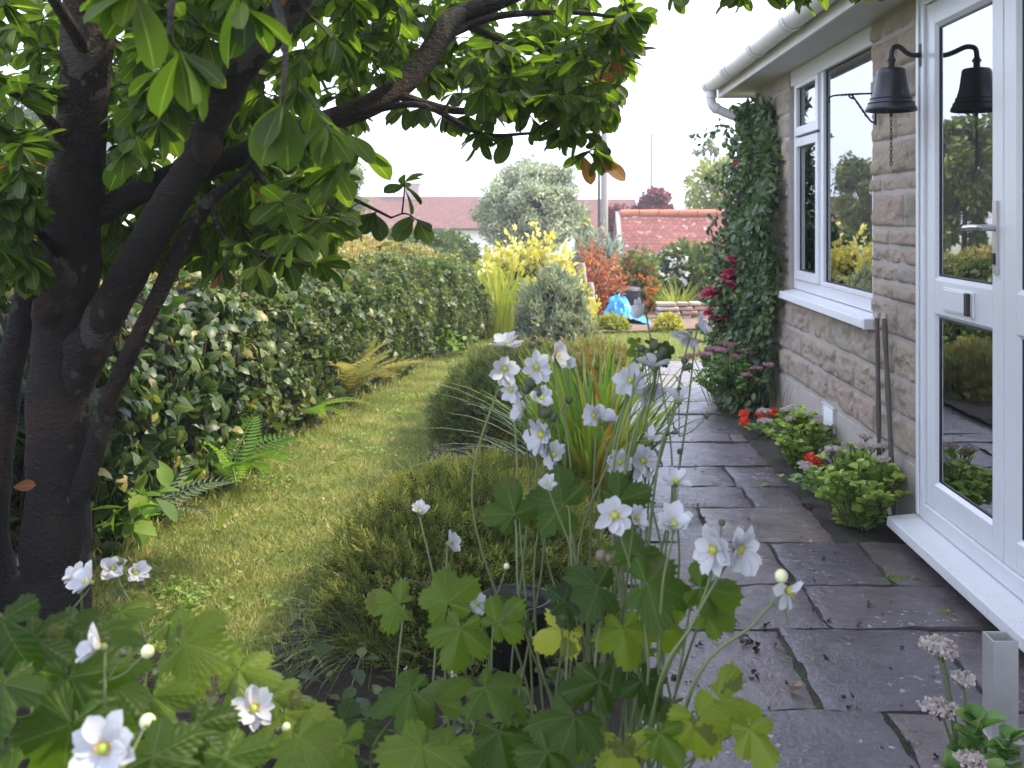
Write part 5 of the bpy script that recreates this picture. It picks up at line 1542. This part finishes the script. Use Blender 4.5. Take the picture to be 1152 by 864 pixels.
anemone('anemone behind bottom left bloom, pale blue white clustered blooms beside trunk', (-.85, 1.75, 0),
        [(100, 655, 1.7, 46, (-.5, -.5, .5), dict(cup=.5)), (128, 640, 1.75, 36, (.2, -.8, .5), dict(cup=.6)), (152, 645, 1.75, 34, (.6, -.6, .4), dict(cup=.6)), (88, 648, 1.75, 34, (-.6, -.4, .6), dict(cup=.5))],
        [(159, 657, 1.75, 9, 'budgreen'), (136, 632, 1.75, 9, 'budgreen')],
        [(130, 690, 1.7, 100, 20, .3, .6), (185, 700, 1.65, 105, 10, .35, .55)])
anemone('anemone with bright green layered leaves and a tilted bloom, left of centre front', (-.4, 1.5, 0),
        [(285, 798, 1.35, 56, (.35, -.75, .55), dict(npet=7, cup=.3))],
        [(322, 818, 1.35, 10, 'budpale'), (312, 822, 1.35, 8, 'budgreen'), (238, 800, 1.3, 8, 'budgreen')],
        [(200, 722, 1.5, 150, -15, .45, .82), (262, 752, 1.45, 120, -20, .35, .8), (170, 775, 1.35, 140, -70, .5, .6), (330, 825, 1.3, 140, -60, .4, .6), (300, 785, 1.5, 105, 0, .3, .75)],
        (7, 140, 450, ((140, 740), (200, 740), (300, 785), (400, 810), (450, 820)), 900, 1.2, 1.9, 90, 150))
anemone('anemone with three small blooms in front of the golden conifer', (-.16, 1.7, 0),
        [(472, 576, 2.0, 28, (.1, -.5, .8), dict(cup=.7)), (506, 611, 1.9, 30, (.75, -.5, .3), dict(cup=.5)), (538, 679, 1.75, 28, (-.2, -1, .3), dict(cup=.25))],
        [(456, 652, 1.8, 5, 'budgreen'), (570, 637, 1.8, 7, 'budpale')],
        [(455, 680, 1.7, 95, 170, .7, .62), (505, 685, 1.65, 105, 100, .75, .62), (520, 700, 1.62, 110, -100, .7, .64), (555, 705, 1.62, 90, 45, .75, .6), (470, 775, 1.5, 130, 200, .45, .45), (540, 770, 1.5, 130, -60, .4, .5), (480, 830, 1.35, 170, -110, .4, .75), (395, 835, 1.4, 140, 190, .3, .8), (560, 815, 1.45, 130, -80, .4, .3)],
        (6, 420, 620, ((420, 790), (620, 790)), 900, 1.3, 1.8, 80, 140))
anemone('leafy anemone at the path edge with open white blooms on brown stalks', (.1, 1.62, 0),
        [(692, 580, 1.55, 54, (-.15, -1, .3), dict(npet=6, cup=.2)), (716, 583, 1.58, 34, (.6, -.6, .5), dict(cup=.4)), (758, 592, 1.5, 54, (.05, -.55, .85), dict(npet=7, cup=.75, via=[(742, 720, 1.5)])), (805, 618, 1.46, 62, (-.75, -.6, .1), dict(npet=8, cup=.25, via=[(735, 800, 1.46), (785, 690, 1.46)])), (830, 618, 1.45, 60, (.6, -.75, .1), dict(npet=9, cup=.3, via=[(735, 805, 1.45), (780, 700, 1.45)])),
         (887, 664, 1.4, 56, (.75, -.55, -.1), dict(npet=5, cup=.3, ragged=.5, via=[(770, 800, 1.42), (850, 700, 1.4)])), (617, 546, 1.7, 30, (0, -.7, .7), dict(cup=.6))],
        [(812, 588, 1.46, 8, 'budgreen'), (879, 648, 1.4, 15, 'budpale'), (676, 625, 1.5, 13, 'stemb'), (684, 628, 1.5, 10, 'stemb')],
        [(640, 570, 1.75, 120, 160, .7, .25), (580, 585, 1.75, 110, 100, .6, .3), (690, 565, 1.75, 95, 20, .65, .3), (680, 660, 1.55, 125, 190, .5, .2), (720, 655, 1.52, 130, -20, .5, .35), (780, 660, 1.5, 110, -10, .5, .5), (790, 690, 1.5, 95, -10, .6, .62), (720, 630, 1.6, 110, 90, .5, .4), (640, 705, 1.55, 95, 215, .8, .97), (700, 700, 1.55, 105, -80, .8, .86), (740, 690, 1.6, 100, -60, .7, .8), (680, 765, 1.5, 105, 200, .6, .2), (720, 760, 1.5, 90, -70, .6, .1), (800, 780, 1.4, 135, -40, .55, .88), (780, 800, 1.36, 120, -70, .6, .9), (840, 815, 1.36, 100, -70, .5, .9), (650, 800, 1.4, 130, -110, .4, .3), (700, 830, 1.4, 130, -90, .45, .93), (620, 840, 1.3, 120, -120, .4, .3), (590, 690, 1.8, 80, 200, .4, .2), (740, 820, 1.35, 90, -60, .5, .6)],
        (5, 600, 800, ((600, 640), (800, 680)), 870, 1.4, 1.8, 70, 115))
anemone('tall anemone with a dense bunch of blue white blooms over the strap leaves', (.0, 1.85, 0),
        [(604, 413, 1.95, 40, (-.05, -1, .15), dict(npet=7, cup=.1, via=[(640, 650, 1.9), (627, 480, 1.93)])), (567, 415, 1.97, 38, (.25, -1, .1), dict(cup=.2)), (570, 389, 1.97, 42, (-.1, -.25, 1), dict(cup=.25)), (625, 400, 1.95, 38, (.85, -.5, .25), dict(cup=.35)), (576, 438, 1.95, 34, (-.4, -.8, -.1), {}),
         (608, 449, 1.93, 36, (.4, -.7, .6), dict(cup=.5)), (588, 461, 1.93, 34, (-.7, -.5, .2), dict(cup=.4)), (611, 489, 1.92, 50, (-.75, -.65, 0), dict(npet=8, cup=.25, via=[(648, 660, 1.88), (632, 560, 1.9)])), (624, 512, 1.92, 36, (-.3, -.8, .4), {}), (640, 410, 2.1, 22, (.2, -.8, .4), dict(cup=.7))],
        [(597, 431, 1.94, 13, 'budgreen'), (592, 438, 1.94, 11, 'budgreen'), (604, 441, 1.93, 12, 'budgreen'), (613, 464, 1.92, 15, 'budgreen'), (598, 388, 1.95, 8, 'budgreen'), (607, 385, 1.95, 7, 'budgreen'), (640, 450, 1.95, 9, 'budgreen'), (622, 470, 1.92, 9, 'budgreen')], [])
anemone('tall anemone arching right with scattered blooms and dark seed heads over the path', (.1, 1.8, 0),
        [(709, 428, 1.95, 42, (-.1, -1, .15), dict(cup=.2, via=[(650, 670, 1.85), (690, 505, 1.9)])), (735, 412, 1.95, 42, (.1, .45, .9), dict(cup=.15, via=[(690, 600, 1.85), (712, 445, 1.92)])), (730, 440, 1.97, 40, (.2, -.8, -.3), dict(cup=.25)), (678, 473, 1.97, 40, (.35, .4, .6), dict(cup=.3)), (669, 468, 1.98, 34, (-.6, -.6, .2), {}),
         (775, 376, 2.0, 40, (-.5, -.3, -.6), dict(cup=.3)), (724, 350, 2.0, 36, (-.75, -.3, .3), dict(cup=.6, via=[(700, 560, 1.86), (735, 430, 1.95), (733, 390, 1.98)])), (764, 451, 1.93, 42, (.1, -.5, .9), dict(npet=5, cup=.7, ragged=.6, via=[(735, 560, 1.85), (757, 470, 1.92)])), (698, 520, 1.9, 36, (-.1, -1, .1), {}), (722, 518, 1.9, 44, (.5, -.8, .1), dict(npet=8)), (732, 495, 1.9, 34, (.1, -.4, .9), dict(npet=5, ragged=.6, cup=.5)),
         (760, 543, 1.75, 38, (.1, -.35, .9), dict(npet=7, cup=.15)), (787, 366, 2.0, 30, (.8, -.3, .4), dict(cup=.4))],
        [(736, 389, 1.96, 12, 'budgreen'), (728, 396, 1.96, 10, 'budgreen'), (745, 396, 1.96, 12, 'budgreen'), (740, 402, 1.95, 11, 'budgreen'), (722, 392, 1.96, 9, 'budgreen'), (770, 406, 1.95, 8, 'budgreen'), (776, 412, 1.95, 8, 'budgreen'), (771, 414, 1.95, 7, 'budgreen'), (795, 468, 1.93, 7, 'budgreen'), (750, 487, 1.93, 6, 'budgreen'), (765, 508, 1.93, 7, 'budgreen'), (757, 527, 1.9, 6, 'budgreen'), (764, 437, 1.93, 5, 'budgreen')],
        [(722, 398, 1.97, 34, 170, .6, .5), (718, 386, 1.97, 28, 140, .6, .6), (745, 392, 1.96, 34, 0, .5, .05), (740, 400, 1.96, 34, -60, .6, .05), (733, 388, 1.96, 30, 60, .6, .1)])
# slender white flower spikes between the leaves
for (px, py, lab) in ((455, 775, 'thin white flower spike among the leaves, left one'), (511, 770, 'thin white flower spike among the leaves, right one')):
    c = at(px, py, 1.75); b = A(c[0], c[1], 0); t = thing('flower_spike', lab, 'flower', b, 'small white flower spikes')
    mb = MB(); tube(mb, spline([b, (b + c) / 2, c + UP * .03], 5), .0016, 5); mb.build('stem', M['stemg'], t)
    mb = MB(); m_ = 40; k = rng.random((m_, 1)); p = c + A(0, 0, -.045) * (1 - k) + A(0, 0, .04) * k + runit(m_) * .005
    scatter(mb, T_ROUND, p, runit(m_), runit(m_), .007); mb.build('blossom', M['whiteflower'], t)
# low leaves carpeting the front of the bed
mb = MB(); n = 900
x = rng.uniform(-1.3, .16, n); y = 1.3 + 1.4 * rng.random(n)
scatter(mb, T_OVATE, np.stack([x, y, rng.uniform(.01, .12, n)], 1), unit(runit(n) * A(1, 1, .3)), unit(UP + .5 * runit(n)), rng.uniform(.03, .07, n))
kind(mb.build('ground_cover', M['shrub']), 'stuff', 'low green ground cover under the anemones')

# ------------------------------------------------------------------ camera, sky, sun
cam = bpy.data.cameras.new('camera'); co = bpy.data.objects.new('camera', cam); COL.objects.link(co)
co.location = (0, 0, H); co.rotation_euler = (math.radians(90), 0, 0)
cam.sensor_width = 36; cam.lens = 36.0 * F / 1152.0; cam.shift_x = -(CX - 576) / 1152; cam.shift_y = -(432 - CY) / 1152
cam.clip_start = .05; cam.clip_end = 6000
cam.dof.use_dof = True; cam.dof.focus_distance = 3.2; cam.dof.aperture_fstop = 7.0
SC.camera = co

AZ, EL = math.radians(80), math.radians(48)
wd = bpy.data.worlds.new('World'); SC.world = wd; wd.use_nodes = True
nt = wd.node_tree; nt.nodes.clear()
sky = nt.nodes.new('ShaderNodeTexSky'); sky.sky_type = 'NISHITA'; sky.sun_disc = False
sky.sun_elevation = EL; sky.sun_rotation = AZ; sky.air_density = 1.0; sky.dust_density = 3.0; sky.ozone_density = 1.0; sky.altitude = 50
bg = nt.nodes.new('ShaderNodeBackground'); bg.inputs[1].default_value = .15
wo = nt.nodes.new('ShaderNodeOutputWorld')
# thin bright cloud veiling the sky
cn = tex(nt, 1.6, 5, .6, coord='Generated')
col = mixc(nt, ramp(nt, cn, [(.25, (.7,) * 3), (.7, (1,) * 3)]), sky.outputs[0], (9.4, 10.3, 13.6))
nt.links.new(col, bg.inputs[0]); nt.links.new(bg.outputs[0], wo.inputs[0])
sl = bpy.data.lights.new('sun', 'SUN'); so = bpy.data.objects.new('sun', sl); COL.objects.link(so)
sl.energy = 5.0; sl.angle = math.radians(4); sl.color = (1, .88, .64)
so.rotation_euler = Vector((math.sin(AZ) * math.cos(EL), math.cos(AZ) * math.cos(EL), math.sin(EL))).to_track_quat('Z', 'Y').to_euler()

mb = MB(); box(mb, -2600, 2600, -40, 2600, -7.8, 7.2)
m, nt = nodes_of('pale_air'); pv = nt.nodes.new('ShaderNodeVolumePrincipled'); pv.inputs['Density'].default_value = .003
pv.inputs['Color'].default_value = (.95, .96, 1, 1); pv.inputs['Anisotropy'].default_value = .2
oo = nt.nodes.new('ShaderNodeOutputMaterial'); nt.links.new(pv.outputs[0], oo.inputs['Volume'])
kind(mb.build('haze', m), 'stuff', 'thin pale haze in the air')

SC.render.engine = 'CYCLES'
SC.view_settings.view_transform = 'Standard'; SC.view_settings.look = 'None'; SC.view_settings.gamma = 1; SC.view_settings.exposure = 0.8
cy = SC.cycles; cy.use_denoising = True; cy.max_bounces = 8; cy.diffuse_bounces = 3; cy.glossy_bounces = 4; cy.transmission_bounces = 5; cy.transparent_max_bounces = 8
for o in bpy.data.objects:
    if '_org' in o:
        del o['_org']
